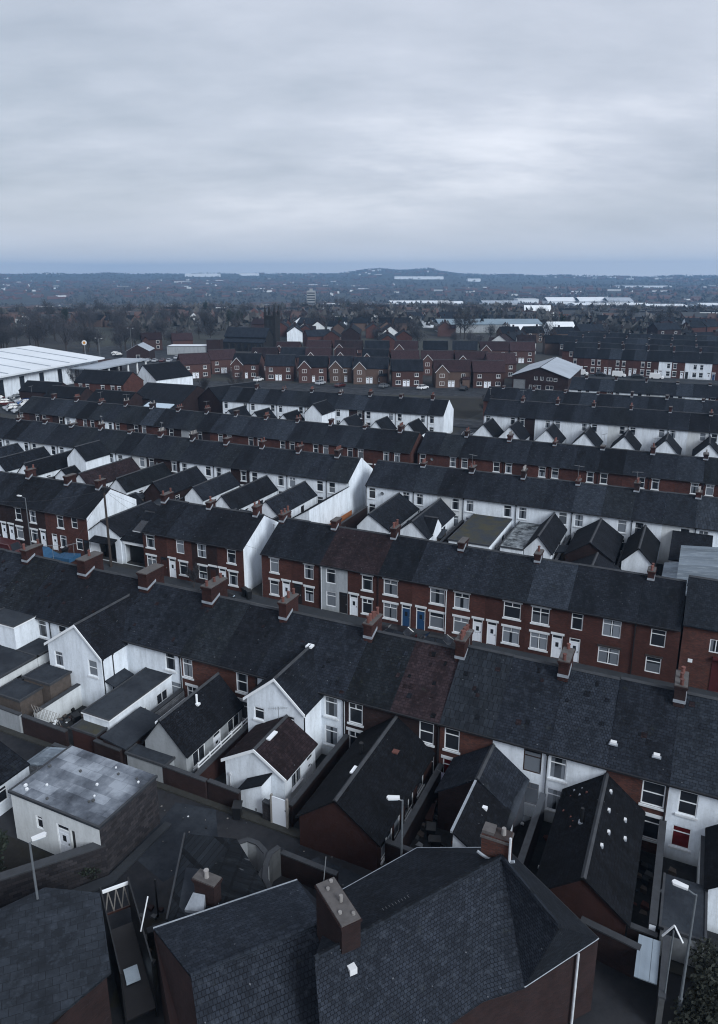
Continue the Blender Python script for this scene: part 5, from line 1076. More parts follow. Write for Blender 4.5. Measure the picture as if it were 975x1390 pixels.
for i, c in enumerate((-47, -53.5, -70.5, -77.5, -84)):
    building('rear_extension', '%s low extension leftward behind the left brick blocks' % ORD[i], 'extension', c, 72.1, 4.2, 4.0, 2.8, 4.4, 'y', 'brick', 'slate_dark', group=GC, detail=0)
sh = building('garden_shed', 'small felt-roofed shed in the yard left of the orange fence', 'shed', -46.2, 80.6, 2.0, 2.4, 1.9, 2.3, 'monox', 'timber', 'felt', detail=0, group='sheds in the far back yards')
for i, (x, y, r_) in enumerate(((-33.3, 80.2, 0), (-27.9, 84.6, 1), (-20.3, 80.4, 2), (-13.3, 84.5, 0), (-6.6, 80.3, 1), (-34.6, 76.8, 3), (-26.8, 72.0, 1), (-12.6, 73.2, 0), (-54.9, 80.4, 1), (-61.6, 80.5, 0), (-68.3, 80.6, 1), (-74.7, 81.8, 2), (-81.3, 80.8, 0), (-88.2, 81.0, 1), (-94.6, 80.4, 2), (-101.2, 80.5, 0), (-57.0, 73.5, 1), (-64.0, 74.0, 0))):
    dup(sh, (x, y, 0), r_*math.pi/2, '%s small yard shed %s the tall white gable, between the extensions' % (ORD[i if i < 8 else i-8], 'right of' if i < 8 else 'left of'))
junk2 = MB(); b_save = b; b = junk2
junk(-41, 0, 79.5, 90, 0, 120); junk(-100, -44, 79.5, 90, 0, 150)
o = struct('far_yard_clutter', junk2, 'stuff'); o['label'] = 'odds and ends in the yards of the long white terrace'

# ------------------------------------------------------------------ ground, streets
FWD = (-.42578, .90483); RGT = (.90483, .42578)
def PL(beta, dist):
    s, c = math.sin(R(beta)), math.cos(R(beta)); return (dist*(s*RGT[0]+c*FWD[0]), dist*(s*RGT[1]+c*FWD[1]))
def sm(t): t = max(0.0, min(1.0, t)); return t*t*(3-2*t)
def ridge_h(b):   # skyline height (m) against bearing (degrees, right positive)
    h = 33+3*math.sin(b*.55)+2*math.sin(b*1.7+1)
    h += 30*math.exp(-((b-1.7)/1.9)**2)+32*math.exp(-((b-5.3)/1.4)**2)
    h -= 14*sm((b-7)/8); return h
def gz(x, y):
    if y < 120 and x*x+y*y < 62000: return .7*sm((38-y)/5)
    r = math.hypot(x, y); f = x*FWD[0]+y*FWD[1]; s = x*RGT[0]+y*RGT[1]; bt = math.degrees(math.atan2(s, max(f, 1)))
    if f < 0: bt = 0
    bt = max(-45, min(45, bt))
    if r < 450: return 0.0
    z = -28*sm((r-450)/1150)
    if r > 1600: z += 13*sm((r-1600)/1000)
    hh = ridge_h(bt)
    if r > 2600: z = -15+(hh+15)*sm((r-2600)/2700)**1.0
    if r > 5400: z -= (hh+20)*sm((r-5400)/3000)
    z += sm((r-700)/900)*(3*math.sin(x*.004+1)*math.cos(y*.0035)+2*math.sin(x*.011+y*.007))
    return z
def axis(a, pts): return sorted(set(pts))
xs = [-5600+200*i for i in range(24)]+[-800+50*i for i in range(13)]+[-170+17*i for i in range(20)]+[200, 300, 400, 550, 700, 900, 1200]+[1500, 1900, 2500]
ys = [-700, -300, -120, -40, 0, 20, 32.9, 34, 35, 36, 37, 38, 45, 60, 90, 120, 170, 250, 350]+[400+50*i for i in range(24)]+[1600+150*i for i in range(30)]
ys = [y for y in ys if y != 33]
b = MB(); nx, ny = len(xs), len(ys)
b.v = [(x, y, gz(x, y)) for y in ys for x in xs]
mground = ground_mat('town_ground', (0.030, 0.030, 0.032), (0.038, 0.042, 0.034), (0.050, 0.048, 0.048), 0.02, .25)
kk = b._m(mground)
for j in range(ny-1):
    for i in range(nx-1): b.f.append((j*nx+i, j*nx+i+1, (j+1)*nx+i+1, (j+1)*nx+i)); b.mi.append(kk)
struct('ground', b)
def sheet(name, pts, z, m):
    b = MB(); b.poly([(p[0], p[1], z if len(p) < 3 else p[2]) for p in pts], M[m]); return struct(name, b)
def rect(x0, y0, x1, y1): return [(x0, y0), (x1, y0), (x1, y1), (x0, y1)]
b = MB()      # back lane surface, slightly above the soil
b.poly([(-62, 9, .706), (14, 9, .706), (14, 32.85, .706), (-62, 32.85, .706)], M['lane']); struct('lane', b)
b = MB(); b.poly([(-27.7, 27.0, .711), (-24.6, 26.2, .711), (-23.4, 29.8, .711), (-25.4, 32.3, .711), (-28.2, 31.8, .711)], M['felt']); b.poly([(-18.5, 30.0, .711), (-14.0, 30.0, .711), (-14.5, 31.4, .711), (-17.6, 31.6, .711)], M['felt']); struct('lane_patches', b)
sheet('garden_soil', [(-44, 14), (-37.0, 13.9), (-31.2, 21.2), (-28.2, 25.0), (-44, 25.0)], .716, 'dirt')
sheet('mossy_ground', [(-24.4, 23.2), (-22.8, 25.0), (-21.9, 24.2), (-20.4, 20.2), (-22.0, 19.2)], .716, 'dirt')
b = MB(); b.prism([(-36.9, 13.2), (-30.9, 20.5), (-27.7, 25.2), (-27.6, 30.0), (-27.1, 30.0), (-27.1, 24.9), (-30.3, 19.9), (-36.3, 12.8)], .6, .82, M['pavement']); struct('pavement', b)
b = MB(); b.box(-54, 32.35, .5, 14, 32.8, .83, M['ledge']); struct('kerb_ledge', b)
def street(nm, x0, x1, ya, yb, pw=1.8):
    b = MB(); b.poly([(x0, ya+pw, .012), (x1, ya+pw, .012), (x1, yb-pw, .012), (x0, yb-pw, .012)], M['asphalt']); struct('road', b)
    for y0, y1, ke in ((ya, ya+pw, 1), (yb-pw, yb, 0)):
        b = MB(); b.box(x0, y0 if ke else y0+.15, -.1, x1, y1-.15 if ke else y1, .12, M['pavement']); struct('pavement', b)
        b = MB(); b.box(x0, y1-.15 if ke else y0, -.1, x1, y1 if ke else y0+.15, .125, M['kerb']); struct('kerb', b)
street('near', -150, 60, 50.45, 62.45)
street('middle', -170, 60, 99.8, 111.9)
street('far', -120, 60, 160.5, 170.4)
street('farther', -80, 60, 260, 270.3)
sheet('back_lane', rect(-130, 76.6, 40, 79.1), .010, 'lane')
sheet('yards', rect(-62, 33.9, 14, 41.0), .0, 'yard') if False else None
b = MB()
for a_, c_ in (((33.1), (38)),):
    for q in range(5): y0 = 33.1+q*.98; y1 = y0+.98; b.poly([(-62, y0, gz(0, y0)+.03), (14, y0, gz(0, y0)+.03), (14, y1, gz(0, y1)+.03), (-62, y1, gz(0, y1)+.03)], M['yard'])
b.poly([(-62, 38, .03), (14, 38, .03), (14, 41.1, .03), (-62, 41.1, .03)], M['yard']); struct('yard_paving', b)
sheet('yard_paving', rect(-125, 79.4, 40, 91.2), .010, 'yard')
sheet('yard_paving', rect(-125, 71.4, 40, 76.3), .010, 'yard')
sheet('street_gap', rect(-48.8, 112, -42.4, 200), .014, 'asphalt')
sheet('car_park', [(-240, 128), (-140, 128), (-152, 175), (-186, 262), (-262, 300), (-280, 200)], .010, 'asphalt')
sheet('estate_road', [(-160, 186), (-118, 186), (-50, 208), (-44, 222), (-60, 227), (-110, 208), (-150, 198)], .010, 'asphalt')
sheet('wasteland', [(-115, 160), (-52, 160), (-49, 205), (-118, 184)], .006, 'dirt')
for o in list(C.objects):
    if o.name.startswith(('street_gap', 'car_park', 'estate_road', 'wasteland', 'back_lane')): pass

# ------------------------------------------------------------------ cars
def make_car(label, loc, rz, paint, grp, van=False, near_=True):
    t = thing('parked_van' if van else 'parked_car', label, 'van' if van else 'car', loc, rz, grp); P = PAINT[paint]
    def body(b):
        if van: prof = [(-2.2, .3), (2.25, .3), (2.3, .75), (2.0, 1.05), (1.55, 1.15), (1.15, 1.95), (-2.15, 2.0), (-2.25, 1.0)]
        else: prof = [(-2.05, .32), (2.0, .3), (2.08, .6), (1.95, .78), (1.05, .92), (-1.5, .98), (-2.0, .9), (-2.1, .6)]
        n = len(prof); W_ = .84; i = len(b.v)
        for y, s in ((-W_, 0), (-W_+.06, 1), (W_-.06, 1), (W_, 0)):
            for p in prof: b.v.append((p[0]*(1 if s else .975), y, p[1]+(.03 if s else -.02)*(p[1] > .5)))
        k = b._m(P)
        for r_ in range(3):
            for j in range(n): e = (j+1) % n; b.f.append((i+r_*n+j, i+r_*n+e, i+(r_+1)*n+e, i+(r_+1)*n+j)); b.mi.append(k)
        b.f.append(tuple(i+j for j in range(n))[::-1]); b.mi.append(k); b.f.append(tuple(i+3*n+j for j in range(n))); b.mi.append(k)
        if not van: b.prism([(-1.15, -.55), (.35, -.55), (.35, .55), (-1.15, .55)], 1.42, 1.46, P)
    put('body', cached(('carb', paint, van), 'body', body), t)
    def cab(b):
        i = len(b.v)
        if van: b.prism([(1.2, -.6), (1.62, -.72), (1.62, .72), (1.2, .6)], [1.9, 1.17, 1.17, 1.9], [1.97, 1.2, 1.2, 1.97], M['glass']); return
        lo = [(-1.75, -.74), (1.05, -.74), (1.05, .74), (-1.75, .74)]; hi = [(-1.2, -.58), (.4, -.58), (.4, .58), (-1.2, .58)]
        b.v += [(x, y, .95) for x, y in lo]+[(x, y, 1.425) for x, y in hi]; k = b._m(M['glass'])
        for j in range(4): e = (j+1) % 4; b.f.append((i+j, i+e, i+4+e, i+4+j)); b.mi.append(k)
        b.f.append((i+4, i+5, i+6, i+7)); b.mi.append(k)
        for px, pt in ((-1.75, -1.2), (1.05, .4), (-.3, -.3)):
            for s in (-1, 1): b.tube((px, s*.745, .93), (pt, s*.585, 1.43), .035, P, n=4)
    put('windows', cached(('carw', paint, van), 'windows', cab), t)
    for x in (-1.3, 1.3):
        for s in (-1, 1):
            wh = put('wheel', cached('carwheel', 'wheel', lambda b: b.tube((0,-.1,0), (0,.1,0), .31, M['tyre'], n=12)), t, (x, s*.78, .31))
            if near_: put('rim', cached('carrim', 'rim', lambda b: (b.tube((0,-.112,0), (0,.112,0), .19, M['steel'], n=10))), wh)
    if near_:
        for s in (-1, 1):
            put('headlight', cached('headl', 'headlight', lambda b: b.box(0,-.16,0, .1,.16,.12, M['glassroof'])), t, (1.97, s*.55, .6)); put('tail_light', cached('taill', 'tail_light', lambda b: b.box(0,-.14,0, .08,.14,.14, M['redblind'])), t, (-2.1, s*.58, .65))
    return t
GC1 = 'cars parked in the near street'
make_car('dark car parked below the white side wall of the short brick block', (-45.2, 59.6, .01), .02, 'black', GC1)
make_car('black car parked beside the chimney with five pots', (-24.3, 59.5, .01), 3.1, 'black', GC1)
make_car('black car parked under the blue doors of the brick terrace', (-19.6, 59.6, .01), .03, 'black', GC1)
make_car('dark maroon van parked outside the left-edge brick houses', (-76.2, 59.3, .01), .0, 'red', GC1, van=True)
make_car('silver car in the street gap right of the far white gable', (-45.0, 150.5, .01), 1.5, 'silver', 'far cars')
t = thing('covered_car', 'car covered with a bright blue tarpaulin outside the left-edge brick houses', 'car', (-71.6, 60.3, .01), 0.05, GC1)
b = MB(); b.extrude([(-2.1, .15), (2.1, .15), (2.15, .75), (1.1, .95), (.5, 1.45), (-1.2, 1.48), (-1.8, 1.0), (-2.2, .9)], 'y', -.88, .88, M['tarp'])
for v_i, v_ in enumerate(b.v): b.v[v_i] = (v_[0]+.05*math.sin(v_i*2.3), v_[1]*(.8 if v_[2] > 1.2 else 1), v_[2]+.04*math.sin(v_i*1.7))
part('tarpaulin', b, t)
for x in (-1.3, 1.3):
    for s in (-1, 1): put('wheel', CACHE['carwheel'], t, (x, s*.8, .31))
t = thing('covered_skip', 'low skip under a crumpled blue sheet right of the covered car', 'skip', (-67.6, 60.4, .01), 0, None)
b = MB(); i = 0; b.prism([(-1.3, -.8), (1.3, -.8), (1.3, .8), (-1.3, .8)], .05, 1.0, M['door_brown']); part('container', b, t)
b = MB(); b.prism([(-1.4, -.9), (1.4, -.9), (1.45, .9), (-1.3, .85)], [.7, .75, .8, .7], [1.1, 1.25, 1.35, 1.05], M['tarp']); part('sheet', b, t)
# car park cars
GP = 'cars in the distant car park'
cr = random.Random(12); CN = ['white', 'silver', 'grey', 'white', 'black', 'red', 'silver', 'blue']
ci = 0
for row, (x, y, dx, dy, n) in enumerate(((-181, 143, 3.0, -1.6, 8), (-184, 150, 3.0, -1.6, 8), (-160, 132, 3, -1, 5), (-190, 186, -1.2, 2.7, 9), (-196, 193, -1.0, 2.7, 6), (-184, 182, -1.2, 2.7, 7), (-228, 243, -2.2, 2.0, 4), (-206, 232, 2.6, 1.2, 7), (-200, 247, 2.6, 1.2, 6))):
    for k_ in range(n):
        if cr.random() < .12: continue
        p = CN[cr.randrange(8)]
        make_car('%s car in the supermarket car park beyond the left rooftops' % p, (x+dx*k_, y+dy*k_, .02), cr.choice((0, math.pi))+math.atan2(dy, dx)+math.pi/2, p, GP, near_=False); ci += 1
for k_, (x, y) in enumerate(((-39.4, 266), (-33, 266), (-27, 266.3), (-21, 266), (-15, 266.2))):
    make_car('white van parked before the far brick-and-white terrace' if k_ % 2 == 0 else 'dark car parked before the far brick-and-white terrace', (x, y, .02), .02, 'white' if k_ % 2 == 0 else 'black', 'vehicles before the far terrace', van=k_ % 2 == 0, near_=False)

# ------------------------------------------------------------------ supermarket and other buildings beyond the rows
t = thing('supermarket', 'big white-roofed supermarket with a columned glazed side at the left edge', 'supermarket', (-208, 155, 0), R(10))
b = MB(); b.box(-28, -46, 0, 27, 30, 6.2, M['white']); part('wall', b, t)
b = MB(); b.extrude([(-30, 6.3), (0, 9.6), (29, 6.3), (29, 6.8), (0, 10.1), (-30, 6.8)], 'y', -47, 31, M['white_roof']); part('roof', b, t)
b = MB()
for k_ in range(8): b.box(4, -42+k_*9.2, 8.95+.001*k_, 22, -41.4+k_*9.2, 9.5, M['metal_roof']) if False else b.prism([(1, -42+k_*9.2), (28, -42+k_*9.2), (28, -41.5+k_*9.2), (1, -41.5+k_*9.2)], [10.0, 6.95, 6.95, 10.0], [10.12, 7.07, 7.07, 10.12], M['metal_roof'])
part('roof_seams', b, t)
for k_ in range(9): b = MB(); b.box(27.02, -43+k_*8.6, .5, 27.2, -41.2+k_*8.6, 5.4, M['glass']); part('window', b, t)
for k_ in range(4): b = MB(); b.box(-24+k_*14, -46.2, .5, -18+k_*14, -46.02, 4.2, M['glass']); part('window', b, t)
b = MB(); b.box(27.3, 14, 4.9, 38, 44, 5.3, M['metal_roof']); 
for k_ in range(6): b.box(36.9, 15+k_*5.6, 0, 37.3, 15.4+k_*5.6, 4.9, M['upvc'])
part('canopy', b, t); b = MB(); b.box(-10, 30.02, 0, 27, 44, 4.6, M['brick_brown']); part('brick_wing', b, t)
t = thing('totem_sign', 'small round yellow sign on a post beyond the supermarket', 'sign', (-208, 205, 0), R(25))
b = MB(); b.tube((0,0,0), (0,0,9), .15, M['steel'], n=6); part('post', b, t); b = MB(); b.tube((0,-.12,9.7), (0,.12,9.7), .9, M['lamphead'], n=14); b.tube((0,-.16,9.7), (0,.16,9.7), .5, M['orange'], n=14); part('disc', b, t)
for k_, (x, y) in enumerate(((-196, 200), (-221, 244))):
    t = lamp('tall twin floodlight mast in the supermarket car park, %s' % ('nearer the store' if k_ == 0 else 'farther from the store'), x, y, 0, 12, 0, 1.2, .12); put('lamp_head', CACHE['lhead'], t, (-1.05, 0, 12.1), math.pi)
building('brick_hall', 'small brick hall with a pale gable at the far end of the car park', 'hall', -209, 234, 9, 12, 4, 6.5, 'y', 'brick_dark', 'metal_roof', detail=0, rz=R(30), holes={'front': [(0, 1, 1.5, 1.5, 'plain', '')]})
t = building('white_roofed_shed', 'long low shed with a white roof beyond the car park', 'shed', -206, 262, 18, 9, 3.6, 3.6, 'flat', 'grey_render', 'white_roof', detail=0, rz=R(24))
building('brick_tower_block', 'square dark brick stair block at the end of the white-roofed shed', 'building', -195, 266, 6, 6, 6.5, 6.5, 'flat', 'brick_dark', 'felt', detail=0, rz=R(24))
# house group around (130-250, 490-540)
building('end_terrace', 'long slate-roofed brick house facing the car park at the left', 'house', -149, 150.5, 16, 9, 5.4, 8.2, 'x', 'brick', 'slate_dark', detail=1, rz=R(6), holes={'front': [(-6, 3.2, 1.1, 1.7, 'plain', 'LS'), (-3.7, 3.2, 1.1, 1.7, 'plain', 'LS'), (-6, .7, 1.2, 1.7, 'plain', 'LS'), (-3.6, .7, 1.2, 1.7, 'plain', 'LS'), (1.3, 3.2, 1.1, 1.6, 'plain', 'LS'), (4.5, 3.2, 1.1, 1.6, 'plain', 'LS'), (6.6, 3.2, 1.1, 1.6, 'plain', 'LS')]})
t = building('gabled_house', 'white-gabled house with a stepped white rear above the dark sheds', 'house', -142.5, 162, 9, 13, 5.6, 9.3, 'y', 'white', 'slate_dark', detail=0, rz=R(-12), holes={'front': []}, ridge=-1)
building('gabled_house', 'low white stepped wing below the white-gabled house', 'house', -135.5, 160, 5, 7, 3.4, 3.4, 'flat', 'white', 'slate_dark', detail=0, rz=R(-12))
building('dark_shed', 'wide black-roofed shed between the brick row and the white-gabled house', 'shed', -121, 141, 15, 13, 4.4, 7.2, 'x', 'brick_dark', 'slate_dark', detail=0, rz=R(4))
building('dark_shed', 'black-roofed shed with a black hipped end left of the far white terrace', 'shed', -109, 146, 10, 14, 4.2, 7.4, 'y', 'brick_dark', 'slate_dark', detail=0, rz=R(-20))
t = building('dark_shed', 'low shed with a long pale rooflight behind the brick row', 'shed', -115.2, 132, 9, 6, 3.2, 4.9, 'monoy', 'brick_dark', 'slate_dark', detail=0, rz=R(5))
b = MB(); b.prism([(-3.6, 1.4), (3.6, 1.4), (3.6, 4.0), (-3.6, 4.0)], [3.65, 3.65, 4.42, 4.42], [3.9, 3.9, 4.65, 4.65], M['glassroof']); part('rooflight', b, t)
building('dark_shed', 'slate-roofed store left of the shed with the rooflight', 'shed', -131, 134, 12, 8, 3.8, 6.2, 'x', 'brick_dark', 'slate_dark', detail=0, rz=R(3))
for k_, (x, y, w_, rz_) in enumerate(((-150, 138, 11, 4), (-163, 142, 12, 6))): building('low_store', 'low slate-roofed store %s behind the left end of the brick row' % ('right' if k_ == 0 else 'left'), 'store', x, y, w_, 7, 3.4, 5.6, 'x', 'brick_dark', 'slate_dark', detail=0, rz=R(rz_))
# grey-roofed gabled workshop
t = building('gabled_workshop', 'brick workshop with a broad pale grey roof and roller door right of the estate', 'workshop', -44.7, 221.5, 16.5, 30, 4.6, 7.4, 'y', 'brick_dark', 'metal_roof', detail=1, rz=R(2), og=.4, oe=.5,
   holes={'front': [(-6.0, .1, 3.6, 3.4, 'hole'), (-1.1, 3.5, 1.0, 1.2, 'pair', ''), (.6, 3.5, 1.0, 1.2, 'pair', ''), (2.9, 3.4, 1.7, 1.0, 'pair', ''), (4.6, 3.3, 1.0, 1.0, 'plain', ''), (-2.6, .6, .9, 1.4, 'plain', ''), (-.6, .8, 2.2, 1.2, 'pair', ''), (3.0, .8, 2.2, 1.2, 'pair', '')]})
b = MB(); b.box(-7.8, .13, .1, -4.2, .2, 3.5, M['steel']); part('roller_door', b, t)
# ------------------------------------------------------------------ the brick estate
def estate(label, x, y, rz, variant, wall='brick_estate', roof='tile_red', grp='detached houses of the brick estate', detail=1):
    w = {0: 9.5, 1: 7.0, 2: 11.0, 3: 9.0}[variant]; d = 8.5
    hs = [(-w*.3, 3.2, 1.2, 1.1, 'pair', 'S'), (w*.3, 3.2, 1.2, 1.1, 'pair', 'S'), (-w*.3, .8, 1.6, 1.2, 'pair', 'S'), (w*.3, .8, 1.5, 1.2, 'pair', 'S'), (.2, .1, .95, 2.1, 'white'), (-.95, .1, .95, 2.1, 'white')]
    if variant == 1: hs = [(1.4, 3.2, 1.2, 1.1, 'pair', 'S'), (1.6, .1, .95, 2.1, 'white')]
    if variant == 3: hs = hs[1:4:2]+hs[4:5]
    t = building('detached_house', label, 'detached house', x, y, w, d, 5.0, 8.0, 'x', wall, roof, {'front': hs}, rz=rz, group=grp, detail=0 if not detail else 1, og=.25)
    if variant in (1, 2, 3):
        gw = 3.8; gx = {1: -1.6, 2: -3.4, 3: -2.6}[variant]
        g = MB(); g.box(gx-gw/2, -1.3, 0, gx+gw/2, -.004, 4.9, M[wall]); g.poly([(gx-gw/2, -1.3, 4.9), (gx+gw/2, -1.3, 4.9), (gx, -1.3, 7.0)], M[wall]); go = part('front_bay', g, t)
        r_ = MB(); r_.extrude([(gx-gw/2-.3, 4.6), (gx, 6.95), (gx+gw/2+.3, 4.6), (gx+gw/2+.3, 4.75), (gx, 7.12), (gx-gw/2-.3, 4.75)], 'y', -1.5, 3.2, M[roof]); part('bay_roof', r_, go)
        v_ = MB()
        for (xa, za, xb, zb) in ((gx-gw/2-.3, 4.6, gx, 6.98), (gx, 6.98, gx+gw/2+.3, 4.6)): v_.prism([(xa, -1.56), (xb, -1.56), (xb, -1.505), (xa, -1.505)], [za+.02, zb+.02, zb+.02, za+.02], [za+.2, zb+.2, zb+.2, za+.2], M['stonetrim'])
        part('bargeboard', v_, go)
        for zz in (3.2, .8): window(t, (gx, -1.36, zz), 0, 1.5, 1.2, 'pair', '', 1)
    if variant in (2,):
        g = MB(); g.box(3.0, -.9, 0, 5.2, -.004, 2.6, M[wall]); g.prism([(2.8, -1.1), (5.4, -1.1), (5.4, .0), (2.8, .0)], [2.62, 2.62, 3.3, 3.3], [2.72, 2.72, 3.4, 3.4], M[roof]); part('garage_bay', g, t)
    return t
er = random.Random(21)
e1 = [(-155.2, 201.6, 0), (-154.4, 216.7, 0), (-140.3, 208.6, 3), (-127.2, 208.9, 0), (-115.6, 210.5, 3), (-107.4, 214.4, 1), (-97.3, 215.4, 2), (-84.2, 214.5, 0), (-71.0, 219.0, 2), (-60.4, 222.3, 0)]
e2 = [(-136.4, 233.7, 0), (-126.8, 235.0, 3), (-118.0, 239.1, 1), (-106.8, 240.0, 3), (-95.4, 241.0, 0), (-85.1, 244.9, 2), (-73.4, 247.7, 2), (-62.4, 246.0, 0), (-146, 229, 3)]
e3 = [(-150.5, 252.8, 3), (-142.4, 263.7, 0), (-131.4, 268.9, 2), (-120.5, 272.6, 0), (-109.6, 276.9, 3), (-98.8, 281.8, 0), (-88.0, 285.9, 0), (-76.7, 289.0, 2), (-66.3, 292.1, 0)]
for rn, L_ in enumerate((e1, e2, e3)):
    for i, (x, y, v_) in enumerate(L_):
        tan = rn == 0 and i in (5, 6, 8)
        estate('%s estate house, %s from the left in the %s row of the estate' % ('tan brick' if tan else 'red brick', ORD[i], ('front', 'middle', 'rear')[rn]), x, y, R(22+er.uniform(-5, 5)) if not (rn == 0 and i < 2) else R(50), v_, 'brick_tan' if tan else 'brick_estate', er.choice(['tile_red', 'slate', 'slate_brown', 'tile_red']) if rn else ('slate' if i in (2, 3, 4, 5, 6, 7) else 'tile_red'))
for i, (x, y) in enumerate(((-133, 205), (-111, 207), (-90, 209.5), (-78, 211.5), (-66, 215), (-103, 205))):
    make_car('%s car on a front drive of the brick estate' % CN[i], (x, y, .02), R(er.uniform(70, 110)), CN[i], 'cars on the estate drives', near_=False)
# ------------------------------------------------------------------ church
t = thing('church', 'blackened stone church with a pinnacled square tower beyond the estate', 'church', (-190.5, 289, 0), R(8)); t.scale = (.90, .90, .86)
b = MB(); b.box(-15, 0, 0, 8, 9, 7.2, M['church_stone']); b.box(-15, -3, 0, 8, -.004, 4.6, M['church_stone'])
for x in (-15, 8): b.poly([(x, 0, 7.2), (x, 9, 7.2), (x, 4.5, 11.6)], M['church_stone'])
part('nave', b, t)
b = MB(); b.extrude([(-.4, 7.0), (4.5, 11.6), (9.4, 7.0), (9.4, 7.2), (4.5, 11.85), (-.4, 7.2)], 'x', -15.3, 8.3, M['slate']); b.prism([(-15.1, -3.3), (8.1, -3.3), (8.1, 0), (-15.1, 0)], [4.5, 4.5, 6, 6], [4.7, 4.7, 6.2, 6.2], M['slate']); part('roof', b, t)
for k_ in range(6):
    b = MB(); b.box(-13.4+k_*3.6, -3.05, 1.5, -12.5+k_*3.6, -3.01, 3.6, M['glass']); b.poly([(-13.4+k_*3.6, -3.04, 3.6), (-12.5+k_*3.6, -3.04, 3.6), (-12.95+k_*3.6, -3.04, 4.3)], M['glass']); part('lancet_window', b, t)
    b = MB(); b.box(-11.6+k_*3.6, -3.9, 0, -10.9+k_*3.6, -3.0, 3.9, M['church_stone']); part('buttress', b, t)
b = MB(); b.box(3.2, 9.1, 0, 9.4, 15.3, 18, M['church_stone']); b.box(3.0, 8.9, 17.2, 9.6, 15.5, 17.6, M['church_stone'])
part('tower', b, t)
for x, y in ((3.7, 9.6), (8.9, 9.6), (8.9, 14.8), (3.7, 14.8)):
    b = MB(); b.box(x-.6, y-.6, 17.6, x+.6, y+.6, 20, M['church_stone']); b.tube((x, y, 20), (x, y, 23.6), .6, M['church_stone'], r1=.06, n=4); part('pinnacle', b, t)
for x in (5.2, 7.4): b = MB(); b.box(x-.45, 9.02, 12.5, x+.45, 9.08, 15.6, M['black']); part('louvre_window', b, t)

# ------------------------------------------------------------------ industrial sheds farther out
def shed(label, bt, dist, w, d, h, roof, rz=25, wall='white', rise=.0):
    x, y = PL(bt, dist); z = gz(x, y)-.2
    t = thing('warehouse', label, 'warehouse', (x, y, z), R(rz), 'industrial sheds in the valley')
    b = MB(); b.box(-w/2, 0, -1, w/2, d, h, M[wall]); part('wall', b, t)
    b = MB(); b.extrude([(-.5, h+.01), (d/2, h+rise+.2), (d+.5, h+.01), (d+.5, h+.5), (d/2, h+rise+.7), (-.5, h+.5)], 'x', -w/2-.5, w/2+.5, M[roof]); part('roof', b, t)
for a in (('blue-grey roofed factory just beyond the estate, largest of its group', 8.6, 455, 40, 26, 5, 'shed_roof', 27, 'grey_render', 2), ('blue-grey roofed factory wing right of the largest one', 12.1, 462, 26, 22, 5, 'shed_roof', 27, 'white', 2), ('white arched-roof hall right of the blue-grey factory', 12.6, 425, 15, 14, 3.4, 'white_roof', 25, 'white', 3), ('pale hall under the wooded mound at the right', 15.2, 435, 14, 14, 4, 'white_roof', 25, 'white', 3.5),
          ('steep white roof standing on the slope behind the factory', 13.4, 610, 20, 20, 3, 'white_roof', 20, 'white', 8), ('long white-roofed shed far in the valley, centre', 4.6, 1390, 110, 60, 9, 'white_roof', 25, 'white', 3), ('second white shed right of the long centre one', 6.9, 1440, 50, 50, 9, 'white_roof', 24, 'white', 3),
          ('pale domed-roof shed in the valley right of centre', 10.7, 1430, 70, 50, 9, 'metal_roof', 25, 'white', 4), ('bright white box building in the valley', 12.6, 1500, 40, 40, 14, 'white_roof', 25, 'white', 0), ('first of three round-topped white sheds behind the wooded mound', 15.0, 1450, 52, 45, 11, 'white_roof', 25, 'white', 6), ('middle of the three round-topped white sheds', 17.2, 1450, 50, 45, 11, 'white_roof', 25, 'white', 6), ('last of the three round-topped white sheds', 19.1, 1440, 45, 45, 11, 'metal_roof', 25, 'white', 6),
          ('longest white shed at the right of the valley', 18.6, 1270, 120, 50, 8, 'white_roof', 25, 'white', 2), ('white shed at the right end of the valley group', 22.2, 1230, 60, 40, 8, 'white_roof', 24, 'white', 2), ('long pale school block on the left hillside', -11.6, 4300, 190, 40, 14, 'white_roof', 25, 'white', 2), ('white block on the left hillside right of the school', -8.2, 4500, 110, 40, 14, 'white_roof', 25, 'white', 2), ('long thin white shed below the twin hills', 4.5, 3600, 230, 60, 10, 'white_roof', 25, 'white', 2), ('small white shed below the right hill', 8.6, 3600, 60, 50, 12, 'white_roof', 25, 'white', 2), ('pale sheds on the right-hand plain', 20.5, 2900, 200, 60, 9, 'metal_roof', 25, 'white', 1), ('distant white shed at the far right', 26.0, 1500, 90, 50, 9, 'white_roof', 25, 'white', 2)): shed(*a)
x, y = PL(-3.6, 1000); t = thing('tower_block', 'dark tower block rising from the trees left of centre', 'tower block', (x, y, gz(x, y)), R(25))
b = MB(); b.box(-5.5, -5, 0, 5.5, 5, 25, M['grey_render']); b.box(-2, -2, 25, 2, 2, 27.5, M['grey_render']); part('wall', b, t)
for k_ in range(7): b = MB(); b.box(-5, -5.06, 2.2+3.2*k_, 5, -5.01, 3.6+3.2*k_, M['glass']); part('window_band', b, t)
